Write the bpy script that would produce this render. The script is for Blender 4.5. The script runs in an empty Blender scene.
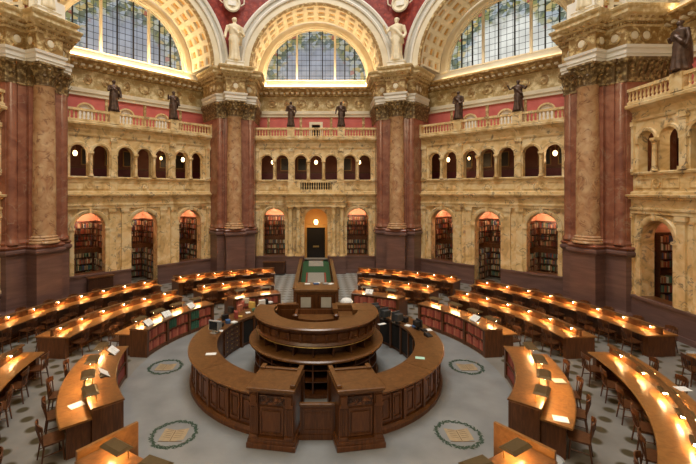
import bpy, math, random
from mathutils import Vector, Matrix
random.seed(7)
R = math.radians
PI = math.pi
scene = bpy.context.scene
COL = scene.collection

# ------------------------------------------------------------------ camera, world, exposure
cam_d = bpy.data.cameras.new('camera')
cam_d.sensor_width = 36.0
cam_d.lens = 395.0 / 696.0 * 36.0
cam_d.shift_x = 32.0 / 696.0
cam_d.shift_y = -40.0 / 696.0
cam_d.clip_end = 300
cam = bpy.data.objects.new('camera', cam_d)
cam.location = (0, -13.0, 5.75)
cam.rotation_euler = (PI / 2, 0, 0)
COL.objects.link(cam)
scene.camera = cam
scene.view_settings.view_transform = 'Standard'
scene.view_settings.look = 'None'
scene.view_settings.gamma = 1
scene.view_settings.use_curve_mapping = False
scene.view_settings.exposure = 0.0

world = bpy.data.worlds.new('world')
scene.world = world
world.use_nodes = True
bg = world.node_tree.nodes['Background']
bg.inputs[0].default_value = (1.0, 0.83, 0.62, 1)
bg.inputs[1].default_value = 0.30


def area_light(name, loc, size, size_y, energy, color, direction):
    l = bpy.data.lights.new(name, 'AREA')
    l.shape = 'RECTANGLE'; l.size = size; l.size_y = size_y
    l.energy = energy; l.color = color
    o = bpy.data.objects.new(name, l)
    o.location = loc
    o.rotation_euler = Vector(direction).to_track_quat('-Z', 'Y').to_euler()
    COL.objects.link(o)
    return o

# daylight falling from the dome lantern and drum windows; cove light of the bays behind the viewer
area_light('dome_daylight', (0, 0, 36), 13, 13, 7600, (0.98, 0.96, 0.92), (0, 0, -1))
area_light('rear_bay_light', (-5, -13.0, 15.0), 10, 1.5, 900, (1.0, 0.80, 0.52), (0.35, 1, -0.22))
area_light('rear_bay_light', (5, -13.0, 15.0), 10, 1.5, 260, (1.0, 0.80, 0.52), (-0.3, 1, -0.22))

# ------------------------------------------------------------------ materials
MATS = {}


def new_mat(name):
    m = bpy.data.materials.new(name)
    m.use_nodes = True
    nt = m.node_tree
    b = nt.nodes['Principled BSDF']
    MATS[name] = m
    return m, nt, b


def ramp(nt, stops):
    r = nt.nodes.new('ShaderNodeValToRGB')
    el = r.color_ramp.elements
    while len(el) < len(stops):
        el.new(0.5)
    for e, (p, c) in zip(el, stops):
        e.position = p
        e.color = (c[0], c[1], c[2], 1)
    return r


def coords(nt, scale=(1, 1, 1)):
    tc = nt.nodes.new('ShaderNodeTexCoord')
    mp = nt.nodes.new('ShaderNodeMapping')
    mp.inputs['Scale'].default_value = scale
    nt.links.new(tc.outputs['Object'], mp.inputs[0])
    return mp.outputs[0]


def bump(nt, b, src, strength=0.3, dist=0.02):
    bp = nt.nodes.new('ShaderNodeBump')
    bp.inputs['Strength'].default_value = strength
    bp.inputs['Distance'].default_value = dist
    nt.links.new(src, bp.inputs['Height'])
    nt.links.new(bp.outputs[0], b.inputs['Normal'])


def noise_mat(name, stops, scale=3.0, detail=4, rough=0.5, dist=0.0, vec=(1, 1, 1), bmp=0.0, metal=0.0, spec=0.5):
    m, nt, b = new_mat(name)
    n = nt.nodes.new('ShaderNodeTexNoise')
    n.inputs['Scale'].default_value = scale
    n.inputs['Detail'].default_value = detail
    n.inputs['Distortion'].default_value = dist
    nt.links.new(coords(nt, vec), n.inputs['Vector'])
    r = ramp(nt, stops)
    nt.links.new(n.outputs['Fac'], r.inputs[0])
    nt.links.new(r.outputs[0], b.inputs['Base Color'])
    b.inputs['Roughness'].default_value = rough
    b.inputs['Metallic'].default_value = metal
    b.inputs['Specular IOR Level'].default_value = spec
    if bmp:
        bump(nt, b, n.outputs['Fac'], bmp)
    return m


def plain(name, c, rough=0.5, metal=0.0, emit=None, es=0):
    m, nt, b = new_mat(name)
    n = nt.nodes.new('ShaderNodeTexNoise')
    n.inputs['Scale'].default_value = 12
    nt.links.new(coords(nt), n.inputs['Vector'])
    r = ramp(nt, [(0.3, [v * 0.9 for v in c]), (0.7, [min(1, v * 1.08) for v in c])])
    nt.links.new(n.outputs['Fac'], r.inputs[0])
    nt.links.new(r.outputs[0], b.inputs['Base Color'])
    b.inputs['Roughness'].default_value = rough
    b.inputs['Metallic'].default_value = metal
    if emit:
        b.inputs['Emission Color'].default_value = (*emit, 1)
        b.inputs['Emission Strength'].default_value = es
    return m


# veined honey marble
def veined(name, base, dark, light, scale=0.9, rough=0.38, vein=(0.12, 0.10, 0.09), vw=0.07):
    m, nt, b = new_mat(name)
    co = coords(nt)
    n = nt.nodes.new('ShaderNodeTexNoise'); n.inputs['Scale'].default_value = scale * 1.6
    n.inputs['Detail'].default_value = 6; n.inputs['Distortion'].default_value = 1.2
    nt.links.new(co, n.inputs['Vector'])
    r = ramp(nt, [(0.30, dark), (0.48, base), (0.72, light)])
    nt.links.new(n.outputs['Fac'], r.inputs[0])
    v = nt.nodes.new('ShaderNodeTexNoise'); v.inputs['Scale'].default_value = scale * 1.1
    v.inputs['Detail'].default_value = 7; v.inputs['Distortion'].default_value = 2.2
    nt.links.new(co, v.inputs['Vector'])
    vr = ramp(nt, [(0.5 - vw, (0, 0, 0)), (0.5, (1, 1, 1)), (0.5 + vw * 0.6, (0, 0, 0))])
    nt.links.new(v.outputs['Fac'], vr.inputs[0])
    sp = nt.nodes.new('ShaderNodeTexNoise'); sp.inputs['Scale'].default_value = scale * 2.5
    nt.links.new(co, sp.inputs['Vector'])
    spr = ramp(nt, [(0.48, (0, 0, 0)), (0.62, (1, 1, 1))])
    nt.links.new(sp.outputs['Fac'], spr.inputs[0])
    mu = nt.nodes.new('ShaderNodeMath'); mu.operation = 'MULTIPLY'
    nt.links.new(vr.outputs[0], mu.inputs[0]); nt.links.new(spr.outputs[0], mu.inputs[1])
    mx = nt.nodes.new('ShaderNodeMixRGB')
    mx.inputs[2].default_value = (*vein, 1)
    nt.links.new(mu.outputs[0], mx.inputs[0]); nt.links.new(r.outputs[0], mx.inputs[1])
    nt.links.new(mx.outputs[0], b.inputs['Base Color'])
    b.inputs['Roughness'].default_value = rough
    return m


veined('honey_marble', (0.74, 0.53, 0.25), (0.52, 0.33, 0.13), (0.86, 0.71, 0.44), 0.9, vw=.05, vein=(0.2, .15, .10))
veined('honey_marble_blotched', (0.74, 0.52, 0.24), (0.50, 0.32, 0.12), (0.86, 0.70, 0.42), 1.2, vw=0.10, vein=(0.22, 0.17, 0.13))
veined('shaft_marble', (0.52, 0.31, 0.16), (0.40, 0.20, 0.10), (0.64, 0.44, 0.25), 1.2, rough=0.22, vein=(0.25, 0.12, 0.07))
veined('red_marble', (0.275, 0.105, 0.062), (0.19, 0.066, 0.042), (0.36, 0.155, 0.092), 0.8, rough=0.2, vein=(0.33, 0.19, 0.12), vw=.04)
noise_mat('plum_stone', [(0.3, (0.12, 0.065, 0.055)), (0.5, (0.155, 0.085, 0.072)), (0.7, (0.20, 0.11, 0.09))], 1.2, 5, 0.35, 0.6, (0.6, 0.6, 5.0))
noise_mat('cream_plaster', [(0.3, (0.70, 0.60, 0.42)), (0.7, (0.80, 0.72, 0.55))], 1.5, 3, 0.6)
noise_mat('white_plaster', [(0.3, (0.76, 0.72, 0.62)), (0.7, (0.84, 0.80, 0.72))], 1.5, 3, 0.6)
noise_mat('ochre_plaster', [(0.3, (0.58, 0.33, 0.09)), (0.7, (0.66, 0.40, 0.13))], 1.5, 3, 0.6)
noise_mat('grey_plaster', [(0.3, (0.50, 0.48, 0.42)), (0.7, (0.60, 0.57, 0.50))], 3, 4, 0.6)
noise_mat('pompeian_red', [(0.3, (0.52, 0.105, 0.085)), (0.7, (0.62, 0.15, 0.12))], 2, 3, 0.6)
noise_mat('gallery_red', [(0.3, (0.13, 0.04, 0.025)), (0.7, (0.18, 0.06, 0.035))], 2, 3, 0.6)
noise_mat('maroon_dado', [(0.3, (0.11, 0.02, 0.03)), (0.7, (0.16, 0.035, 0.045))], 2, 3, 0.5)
noise_mat('salmon_vault', [(0.3, (0.80, 0.42, 0.26)), (0.7, (0.86, 0.52, 0.34))], 2, 3, 0.6)
noise_mat('bronze', [(0.3, (0.055, 0.03, 0.02)), (0.7, (0.13, 0.075, 0.05))], 5, 3, 0.42, metal=0.4)
noise_mat('statue_plaster', [(0.3, (0.66, 0.55, 0.36)), (0.7, (0.78, 0.68, 0.48))], 4, 3, 0.6)
noise_mat('shelf_wood', [(0.3, (0.07, 0.026, 0.012)), (0.7, (0.13, 0.05, 0.02))], 2, 4, 0.4, 1.0, (1, 1, 6))
WS = (5, 5, 0.7)
noise_mat('wood', [(0.28, (0.066, 0.022, 0.006)), (0.5, (0.108, 0.037, 0.010)), (0.75, (0.168, 0.062, 0.018))], 2.2, 6, 0.33, 1.5, WS)
noise_mat('wood_top', [(0.28, (0.095, 0.038, 0.011)), (0.5, (0.142, 0.060, 0.018)), (0.75, (0.20, 0.088, 0.028))], 3, 6, 0.28, 1.2, (2.5, 2.5, 2.5))
noise_mat('wood_table', [(0.28, (0.19, 0.078, 0.018)), (0.5, (0.26, 0.11, 0.028)), (0.75, (0.33, 0.15, 0.042))], 3, 6, 0.30, 1.2, (2, 2, 2))
noise_mat('wood_dark', [(0.28, (0.035, 0.011, 0.005)), (0.75, (0.075, 0.026, 0.010))], 3, 5, 0.4, 1.2, WS)
noise_mat('chair_wood', [(0.28, (0.065, 0.022, 0.008)), (0.75, (0.14, 0.052, 0.018))], 3, 5, 0.32, 1.2, (3, 3, 1))
plain('shade_metal', (0.13, 0.085, 0.035), 0.4, 0.35)
plain('brass', (0.60, 0.42, 0.15), 0.3, 0.85)
plain('black', (0.012, 0.012, 0.014), 0.5)
plain('opening_shade', (0.010, 0.008, 0.007), 0.8)  # near-black colour painted for the shade inside doorways, cubbies and gaps
plain('grey_plastic', (0.35, 0.36, 0.36), 0.5)
plain('charcoal_plastic', (0.05, 0.055, 0.06), 0.4)
plain('screen_glass', (0.02, 0.028, 0.035), 0.15)
plain('white_paper', (0.85, 0.85, 0.82), 0.7)
plain('green_paper', (0.45, 0.72, 0.58), 0.7)
plain('green_carpet', (0.025, 0.085, 0.03), 0.9)
plain('red_carpet', (0.30, 0.06, 0.03), 0.9)
plain('pale_carpet', (0.32, 0.30, 0.25), 0.9)
plain('iron', (0.03, 0.025, 0.02), 0.5, 0.6)
plain('gold_leaf', (0.72, 0.47, 0.14), 0.4, 0.25)
plain('leaf_green', (0.03, 0.06, 0.035), 0.6)
plain('inlay_tan', (0.36, 0.27, 0.16), 0.5)
plain('inlay_brown', (0.16, 0.10, 0.05), 0.5)
plain('book_red', (0.50, 0.135, 0.09), 0.6)
plain('book_crimson', (0.34, 0.065, 0.05), 0.6)
plain('book_brick', (0.56, 0.20, 0.13), 0.6)
plain('book_green', (0.04, 0.15, 0.10), 0.6)
plain('book_blue', (0.05, 0.12, 0.28), 0.6)
plain('book_cream', (0.70, 0.62, 0.46), 0.6)
plain('book_yellow', (0.75, 0.50, 0.12), 0.6)
plain('lamp_tube', (1, 0.8, 0.5), 0.5, 0, (1.0, 0.62, 0.27), 165)
plain('globe_glass', (1, 0.85, 0.6), 0.5, 0, (1.0, 0.66, 0.30), 7)
plain('painting_dark', (0.035, 0.03, 0.025), 0.35)
plain('picture_gold', (0.32, 0.19, 0.06), 0.4, 0.3)
plain('lit_screen', (0.8, 0.85, 0.9), 0.4, 0, (0.85, 0.92, 1.0), 0.9)

# carved and gilded ornament
def ornament(name, c1, c2, scale, vec=(1, 1, 1)):
    m, nt, b = new_mat(name)
    co = coords(nt, vec)
    v = nt.nodes.new('ShaderNodeTexVoronoi'); v.feature = 'SMOOTH_F1'
    v.inputs['Scale'].default_value = scale
    n = nt.nodes.new('ShaderNodeTexNoise'); n.inputs['Scale'].default_value = scale * 1.2
    n.inputs['Distortion'].default_value = 2.5
    nt.links.new(co, v.inputs['Vector']); nt.links.new(co, n.inputs['Vector'])
    ad = nt.nodes.new('ShaderNodeMath'); ad.operation = 'ADD'
    nt.links.new(v.outputs['Distance'], ad.inputs[0]); nt.links.new(n.outputs['Fac'], ad.inputs[1])
    r = ramp(nt, [(0.62, c2), (0.80, [(a + d) / 2 for a, d in zip(c1, c2)]), (1.0, c1)])
    nt.links.new(ad.outputs[0], r.inputs[0])
    nt.links.new(r.outputs[0], b.inputs['Base Color'])
    b.inputs['Roughness'].default_value = 0.5
    bump(nt, b, ad.outputs[0], 0.5, 0.035)
    return m

ornament('gilt_ornament', (0.30, 0.17, 0.05), (0.72, 0.56, 0.28), 4.5)
ornament('frieze_ornament', (0.40, 0.27, 0.10), (0.74, 0.60, 0.34), 2.2)
ornament('capital_ornament', (0.13, 0.075, 0.025), (0.50, 0.36, 0.16), 6.0)
ornament('red_ornament', (0.20, 0.022, 0.016), (0.34, 0.05, 0.03), 3.5)
ornament('cornice_gilt', (0.58, 0.42, 0.19), (0.80, 0.68, 0.43), 5.0)
ornament('carved_wood', (0.035, 0.012, 0.006), (0.20, 0.07, 0.022), 9.0)

# books whose bindings differ from one to the next
def books_mat():
    m, nt, b = new_mat('book_bindings')
    g = nt.nodes.new('ShaderNodeNewGeometry')
    r = ramp(nt, [(0.0, (0.26, 0.05, 0.03)), (0.16, (0.10, 0.05, 0.03)), (0.32, (0.42, 0.28, 0.14)), (0.46, (0.05, 0.14, 0.10)),
                  (0.58, (0.60, 0.50, 0.32)), (0.68, (0.06, 0.08, 0.15)), (0.78, (0.36, 0.12, 0.05)), (0.9, (0.14, 0.20, 0.12)), (0.97, (0.65, 0.62, 0.52))])
    r.color_ramp.interpolation = 'CONSTANT'
    nt.links.new(g.outputs['Random Per Island'], r.inputs[0])
    nt.links.new(r.outputs[0], b.inputs['Base Color'])
    b.inputs['Roughness'].default_value = 0.6
books_mat()

# stained glass lunette: pale panes, foliage coloured band round the rim
def glass_mat(name, strength, tint):
    m, nt, b = new_mat(name)
    tc = nt.nodes.new('ShaderNodeTexCoord')
    sx = nt.nodes.new('ShaderNodeSeparateXYZ')
    nt.links.new(tc.outputs['Object'], sx.inputs[0])
    # distance from centre (0, z=14.2)
    cz = nt.nodes.new('ShaderNodeMath'); cz.operation = 'SUBTRACT'; cz.inputs[1].default_value = 14.2
    nt.links.new(sx.outputs['Z'], cz.inputs[0])
    cb = nt.nodes.new('ShaderNodeCombineXYZ')
    nt.links.new(sx.outputs['X'], cb.inputs[0]); nt.links.new(cz.outputs[0], cb.inputs[1])
    ln = nt.nodes.new('ShaderNodeVectorMath'); ln.operation = 'LENGTH'
    nt.links.new(cb.outputs[0], ln.inputs[0])
    n = nt.nodes.new('ShaderNodeTexNoise'); n.inputs['Scale'].default_value = 1.8; n.inputs['Detail'].default_value = 5
    nt.links.new(tc.outputs['Object'], n.inputs['Vector'])
    ad = nt.nodes.new('ShaderNodeMath'); ad.operation = 'MULTIPLY_ADD'
    ad.inputs[1].default_value = 2.2
    nt.links.new(n.outputs['Fac'], ad.inputs[0]); nt.links.new(ln.outputs['Value'], ad.inputs[2])
    band = ramp(nt, [(0.40, (0, 0, 0)), (0.50, (1, 1, 1))])
    mr = nt.nodes.new('ShaderNodeMath'); mr.operation = 'DIVIDE'; mr.inputs[1].default_value = 8.5
    nt.links.new(ad.outputs[0], mr.inputs[0]); nt.links.new(mr.outputs[0], band.inputs[0])
    v = nt.nodes.new('ShaderNodeTexVoronoi'); v.inputs['Scale'].default_value = 3.6
    nt.links.new(tc.outputs['Object'], v.inputs['Vector'])
    sc = nt.nodes.new('ShaderNodeSeparateColor')
    nt.links.new(v.outputs['Color'], sc.inputs[0])
    fol = ramp(nt, [(0.0, (0.12, 0.15, 0.10)), (0.2, (0.42, 0.44, 0.36)), (0.38, (0.22, 0.24, 0.10)), (0.52, (0.36, 0.42, 0.46)), (0.68, (0.48, 0.38, 0.16)), (0.8, (0.12, 0.17, 0.16)), (0.95, (0.38, 0.12, 0.08))])
    fol.color_ramp.interpolation = 'CONSTANT'
    nt.links.new(sc.outputs[0], fol.inputs[0])
    n2 = nt.nodes.new('ShaderNodeTexNoise'); n2.inputs['Scale'].default_value = 0.8
    nt.links.new(tc.outputs['Object'], n2.inputs['Vector'])
    base = ramp(nt, [(0.3, [t * 0.62 for t in tint]), (0.7, tint)])
    nt.links.new(n2.outputs['Fac'], base.inputs[0])
    mx = nt.nodes.new('ShaderNodeMixRGB')
    nt.links.new(band.outputs[0], mx.inputs[0]); nt.links.new(base.outputs[0], mx.inputs[1]); nt.links.new(fol.outputs[0], mx.inputs[2])
    b.inputs['Base Color'].default_value = (0.05, 0.05, 0.05, 1)
    nt.links.new(mx.outputs[0], b.inputs['Emission Color'])
    b.inputs['Emission Strength'].default_value = strength
    b.inputs['Roughness'].default_value = 0.25
glass_mat('stained_glass_dusk', 0.85, (0.38, 0.42, 0.50))
glass_mat('stained_glass_day', 1.0, (0.86, 0.87, 0.80))

# floor: grey inlaid floor with staggered brown lozenges, pale tiled aisles, plain inner ring
def floor_mat():
    m, nt, b = new_mat('inlaid_floor')
    tc = nt.nodes.new('ShaderNodeTexCoord')
    L = nt.links.new
    n = nt.nodes.new('ShaderNodeTexNoise'); n.inputs['Scale'].default_value = 1.1; n.inputs['Detail'].default_value = 6
    L(tc.outputs['Object'], n.inputs['Vector'])
    base = ramp(nt, [(0.3, (0.185, 0.168, 0.145)), (0.7, (0.27, 0.25, 0.22))])
    L(n.outputs['Fac'], base.inputs[0])
    sx = nt.nodes.new('ShaderNodeSeparateXYZ'); L(tc.outputs['Object'], sx.inputs[0])

    def M(op, a, b_=None, c=None):
        k = nt.nodes.new('ShaderNodeMath'); k.operation = op
        for i, q in enumerate((a, b_, c)):
            if q is None: continue
            if isinstance(q, (int, float)): k.inputs[i].default_value = q
            else: L(q, k.inputs[i])
        return k.outputs[0]
    px, py = 0.86, 0.86
    def cell(ox, oy):
        u = M('ABSOLUTE', M('SUBTRACT', M('FRACT', M('ADD', M('DIVIDE', sx.outputs['X'], px), 100.0 + ox)), 0.5))
        v = M('ABSOLUTE', M('SUBTRACT', M('FRACT', M('ADD', M('DIVIDE', sx.outputs['Y'], py), 100.0 + oy)), 0.5))
        return M('SQRT', M('ADD', M('POWER', M('MULTIPLY', u, px), 2.0), M('POWER', M('MULTIPLY', v, py), 2.0)))
    dmn = M('MINIMUM', cell(0, 0), cell(0.5, 0.5))
    loz = M('MULTIPLY', M('MINIMUM', M('MAXIMUM', M('DIVIDE', M('SUBTRACT', 0.172, dmn), 0.06), 0.0), 1.0), 1.0)
    cored = M('LESS_THAN', dmn, 0.06)
    r = M('SQRT', M('ADD', M('MULTIPLY', sx.outputs['X'], sx.outputs['X']), M('MULTIPLY', sx.outputs['Y'], sx.outputs['Y'])))
    outer = M('GREATER_THAN', r, 6.2)
    msk = M('MULTIPLY', loz, outer)
    mx = nt.nodes.new('ShaderNodeMixRGB'); mx.inputs[2].default_value = (0.070, 0.052, 0.022, 1)
    L(msk, mx.inputs[0]); L(base.outputs[0], mx.inputs[1])
    # pale tiles of the aisle under the far arches
    ck = nt.nodes.new('ShaderNodeTexChecker'); ck.inputs['Scale'].default_value = 2.6
    ck.inputs['Color1'].default_value = (0.36, 0.37, 0.35, 1); ck.inputs['Color2'].default_value = (0.21, 0.20, 0.17, 1)
    mp = nt.nodes.new('ShaderNodeMapping'); mp.inputs['Rotation'].default_value = (0, 0, PI / 4)
    L(tc.outputs['Object'], mp.inputs[0]); L(mp.outputs[0], ck.inputs[0])
    ais = M('MULTIPLY', M('LESS_THAN', M('ABSOLUTE', sx.outputs['X']), 2.7), M('GREATER_THAN', sx.outputs['Y'], 4.5))
    mx2 = nt.nodes.new('ShaderNodeMixRGB')
    L(ais, mx2.inputs[0]); L(mx.outputs[0], mx2.inputs[1]); L(ck.outputs[0], mx2.inputs[2])
    # plain smoother grey floor within the inner ring
    inn = M('LESS_THAN', r, 5.85)
    mx3 = nt.nodes.new('ShaderNodeMixRGB')
    base2 = ramp(nt, [(0.3, (0.185, 0.19, 0.19)), (0.7, (0.265, 0.272, 0.272))])
    L(n.outputs['Fac'], base2.inputs[0])
    L(inn, mx3.inputs[0]); L(mx2.outputs[0], mx3.inputs[1]); L(base2.outputs[0], mx3.inputs[2])
    L(mx3.outputs[0], b.inputs['Base Color'])
    b.inputs['Roughness'].default_value = 0.5
floor_mat()

# ------------------------------------------------------------------ mesh tools
def pol(r, a, z=0.0):
    return (r * math.sin(R(a)), r * math.cos(R(a)), z)


class MB:
    def __init__(s):
        s.v = []; s.f = []; s.m = []

    def add(s, vs, fs, mi=0):
        o = len(s.v)
        s.v += [tuple(p) for p in vs]
        s.f += [tuple(i + o for i in f) for f in fs]
        s.m += [mi] * len(fs)
        return s

    def box(s, x0, x1, y0, y1, z0, z1, mi=0):
        vs = [(x0, y0, z0), (x1, y0, z0), (x1, y1, z0), (x0, y1, z0), (x0, y0, z1), (x1, y0, z1), (x1, y1, z1), (x0, y1, z1)]
        return s.add(vs, [(0, 3, 2, 1), (4, 5, 6, 7), (0, 1, 5, 4), (1, 2, 6, 5), (2, 3, 7, 6), (3, 0, 4, 7)], mi)

    def obox(s, c, dx, dy, dz, rz=0.0, mi=0, rx=0.0):
        """box centred at c in plan, standing on c.z, turned by rz"""
        m = Matrix.Translation(c) @ Matrix.Rotation(rz, 4, 'Z') @ Matrix.Rotation(rx, 4, 'X')
        t = MB().box(-dx / 2, dx / 2, -dy / 2, dy / 2, 0, dz, mi)
        return s.merge(t, m)

    def merge(s, o, m=None):
        vs = [tuple(m @ Vector(p)) for p in o.v] if m else o.v
        k = len(s.v)
        s.v += vs
        s.f += [tuple(i + k for i in f) for f in o.f]
        s.m += o.m
        return s

    def rev(s, prof, a0, a1, n=None, mi=0, closed=True):
        """closed (r,z) profile turned about the room centre from azimuth a0 to a1"""
        full = abs(a1 - a0) >= 359.9
        n = n or max(2, int(abs(a1 - a0) / 3))
        k = len(prof); vs = []; fs = []
        for i in range(n if full else n + 1):
            a = a0 + (a1 - a0) * i / n
            vs += [pol(r, a, z) for r, z in prof]
        for i in range(n):
            j = (i + 1) % n if full else i + 1
            for q in range(k if closed else k - 1):
                w = (q + 1) % k
                fs.append((i * k + q, j * k + q, j * k + w, i * k + w))
        if not full and closed:
            fs.append(tuple(range(k))); fs.append(tuple(n * k + q for q in reversed(range(k))))
        return s.add(vs, fs, mi)

    def arc(s, r0, r1, a0, a1, z0, z1, mi=0, n=None):
        return s.rev([(r0, z0), (r1, z0), (r1, z1), (r0, z1)], a0, a1, n, mi)

    def lathe(s, prof, c=(0, 0, 0), n=16, mi=0):
        k = len(prof); vs = []; fs = []
        for i in range(n):
            a = 2 * PI * i / n
            vs += [(c[0] + r * math.cos(a), c[1] + r * math.sin(a), c[2] + z) for r, z in prof]
        for i in range(n):
            j = (i + 1) % n
            for q in range(k - 1):
                fs.append((i * k + q, j * k + q, j * k + q + 1, i * k + q + 1))
        fs.append(tuple(i * k for i in reversed(range(n)))); fs.append(tuple(i * k + k - 1 for i in range(n)))
        return s.add(vs, fs, mi)

    def tube(s, pts, r, n=8, mi=0):
        pts = [Vector(p) for p in pts]
        rr = r if isinstance(r, (list, tuple)) else [r] * len(pts)
        vs = []; fs = []
        for i, p in enumerate(pts):
            d = (pts[min(i + 1, len(pts) - 1)] - pts[max(i - 1, 0)]).normalized()
            u = d.orthogonal().normalized() if i == 0 else (u - d * u.dot(d)).normalized()
            w = d.cross(u)
            for q in range(n):
                t = 2 * PI * q / n
                vs.append(p + (u * math.cos(t) + w * math.sin(t)) * rr[i])
        for i in range(len(pts) - 1):
            for q in range(n):
                w_ = (q + 1) % n
                fs.append((i * n + q, i * n + w_, (i + 1) * n + w_, (i + 1) * n + q))
        fs.append(tuple(reversed(range(n)))); fs.append(tuple((len(pts) - 1) * n + q for q in range(n)))
        return s.add(vs, fs, mi)

    def sweep(s, out, prof, mi=0, cap=True):
        """open plan polyline (left to right seen from the room), profile of (offset towards the room, z)"""
        n = len(out); P = [Vector((x, y)) for x, y in out]; offs = []
        for i in range(n):
            d0 = (P[i] - P[i - 1]).normalized() if i > 0 else (P[1] - P[0]).normalized()
            d1 = (P[i + 1] - P[i]).normalized() if i < n - 1 else d0
            n0 = Vector((d0.y, -d0.x)); n1 = Vector((d1.y, -d1.x))
            m_ = n0 + n1
            m_ = m_ / max(0.35, m_.length_squared / 2) if m_.length > 1e-6 else n0
            offs.append(m_)
        k = len(prof); vs = []; fs = []
        for i in range(n):
            for o, z in prof:
                q = P[i] + offs[i] * o
                vs.append((q.x, q.y, z))
        for i in range(n - 1):
            for q in range(k - 1):
                fs.append((i * k + q, (i + 1) * k + q, (i + 1) * k + q + 1, i * k + q + 1))
        if cap:
            fs.append(tuple((i * k + k - 1) for i in range(n)))
            fs.append(tuple((i * k) for i in reversed(range(n))))
        return s.add(vs, fs, mi)

    def wall(s, s0, s1, z0, z1, d0, d1, ops, mi=0, seg=14, soffit=None):
        """wall in local x (s), y (d) with round-arched or square openings (centre, width, sill, springing, arched)"""
        ops = sorted(ops); xs = s0
        sm = mi if soffit is None else soffit
        def face(poly):
            a = [(x, d0, z) for x, z in poly]; s.add(a, [tuple(range(len(a)))], mi)
            b = [(x, d1, z) for x, z in reversed(poly)]; s.add(b, [tuple(range(len(b)))], mi)
        for (c, w, zb, zs, arched) in ops:
            l, r_ = c - w / 2, c + w / 2
            if l > xs + 1e-5: face([(xs, z0), (l, z0), (l, z1), (xs, z1)])
            if zb > z0 + 1e-5:
                face([(l, z0), (r_, z0), (r_, zb), (l, zb)])
                s.add([(l, d0, zb), (r_, d0, zb), (r_, d1, zb), (l, d1, zb)], [(0, 1, 2, 3)], sm)
            cur = [(c - w / 2 * math.cos(PI * i / seg), zs + (w / 2 * math.sin(PI * i / seg) if arched else 0)) for i in range(seg + 1)]
            for i in range(seg):
                (xa, za), (xb, zb_) = cur[i], cur[i + 1]
                face([(xa, za), (xb, zb_), (xb, z1), (xa, z1)])
                s.add([(xa, d0, za), (xa, d1, za), (xb, d1, zb_), (xb, d0, zb_)], [(0, 1, 2, 3)], sm)
            if zs > zb:
                s.add([(l, d0, zb), (l, d1, zb), (l, d1, zs), (l, d0, zs)], [(0, 1, 2, 3)], sm)
                s.add([(r_, d0, zb), (r_, d0, zs), (r_, d1, zs), (r_, d1, zb)], [(0, 1, 2, 3)], sm)
            xs = r_
        if s1 > xs + 1e-5: face([(xs, z0), (s1, z0), (s1, z1), (xs, z1)])
        s.add([(s0, d0, z1), (s1, d0, z1), (s1, d1, z1), (s0, d1, z1)], [(0, 1, 2, 3)], mi)
        xs = s0
        for (c, w, zb, zs, arched) in [q for q in ops if q[2] <= z0 + 1e-5] + [(s1, 0, 0, 0, 0)]:
            if c - w / 2 > xs: s.add([(xs, d0, z0), (xs, d1, z0), (c - w / 2, d1, z0), (c - w / 2, d0, z0)], [(0, 1, 2, 3)], mi)
            xs = c + w / 2
        s.add([(s0, d0, z0), (s0, d0, z1), (s0, d1, z1), (s0, d1, z0)], [(0, 1, 2, 3)], mi)
        s.add([(s1, d0, z0), (s1, d1, z0), (s1, d1, z1), (s1, d0, z1)], [(0, 1, 2, 3)], mi)
        return s

    def hoop(s, c, zc, prof, seg=20, mi=0, a0=0.0, a1=180.0):
        """half ring standing in the wall plane; closed profile of (radius, d)"""
        k = len(prof); vs = []; fs = []
        for i in range(seg + 1):
            a = R(a0 + (a1 - a0) * i / seg)
            vs += [(c - r * math.cos(a), d, zc + r * math.sin(a)) for r, d in prof]
        for i in range(seg):
            for q in range(k):
                w = (q + 1) % k
                fs.append((i * k + q, i * k + w, (i + 1) * k + w, (i + 1) * k + q))
        fs.append(tuple(reversed(range(k)))); fs.append(tuple(seg * k + q for q in range(k)))
        return s.add(vs, fs, mi)

    def build(s, name, mats, parent=None, smooth=False, bevel=0.0, flip=True):
        me = bpy.data.meshes.new(name)
        me.from_pydata(s.v, [], s.f)
        if isinstance(mats, str): mats = [mats]
        for m in mats: me.materials.append(MATS[m])
        me.polygons.foreach_set('material_index', s.m)
        import bmesh
        b = bmesh.new(); b.from_mesh(me)
        bmesh.ops.recalc_face_normals(b, faces=b.faces)
        b.to_mesh(me); b.free()
        if smooth:
            me.polygons.foreach_set('use_smooth', [True] * len(me.polygons))
            try: me.set_sharp_from_angle(angle=R(40))
            except Exception: pass
        me.update()
        o = bpy.data.objects.new(name, me)
        COL.objects.link(o)
        if parent: o.parent = parent
        if bevel:
            md = o.modifiers.new('bevel', 'BEVEL'); md.width = bevel; md.segments = 2; md.limit_method = 'ANGLE'
        return o


def tag(o, label, cat, group=None):
    o['label'] = label; o['category'] = cat
    if group: o['group'] = group
    return o


def thing(name, label, cat, loc=(0, 0, 0), rz=0.0, group=None):
    o = bpy.data.objects.new(name, None)
    o.empty_display_size = 0.2
    o.location = loc; o.rotation_euler = (0, 0, rz)
    COL.objects.link(o)
    return tag(o, label, cat, group)


def struct(o):
    o['kind'] = 'structure'
    return o


def struct_root(name, loc=(0, 0, 0), rz=0.0):
    o = bpy.data.objects.new(name, None)
    o.location = loc; o.rotation_euler = (0, 0, rz)
    COL.objects.link(o)
    return struct(o)


def dup(root, loc, rz, label, group=None):
    r = root.copy(); COL.objects.link(r)
    r.location = loc; r.rotation_euler = (0, 0, rz); r['label'] = label
    if group: r['group'] = group
    for ch in list(root.children):
        c = ch.copy(); COL.objects.link(c); c.parent = r
        for g in list(ch.children):
            d = g.copy(); COL.objects.link(d); d.parent = c
    return r


ORD = ['first', 'second', 'third', 'fourth', 'fifth', 'sixth', 'seventh', 'eighth', 'ninth', 'tenth', 'eleventh', 'twelfth']

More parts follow.
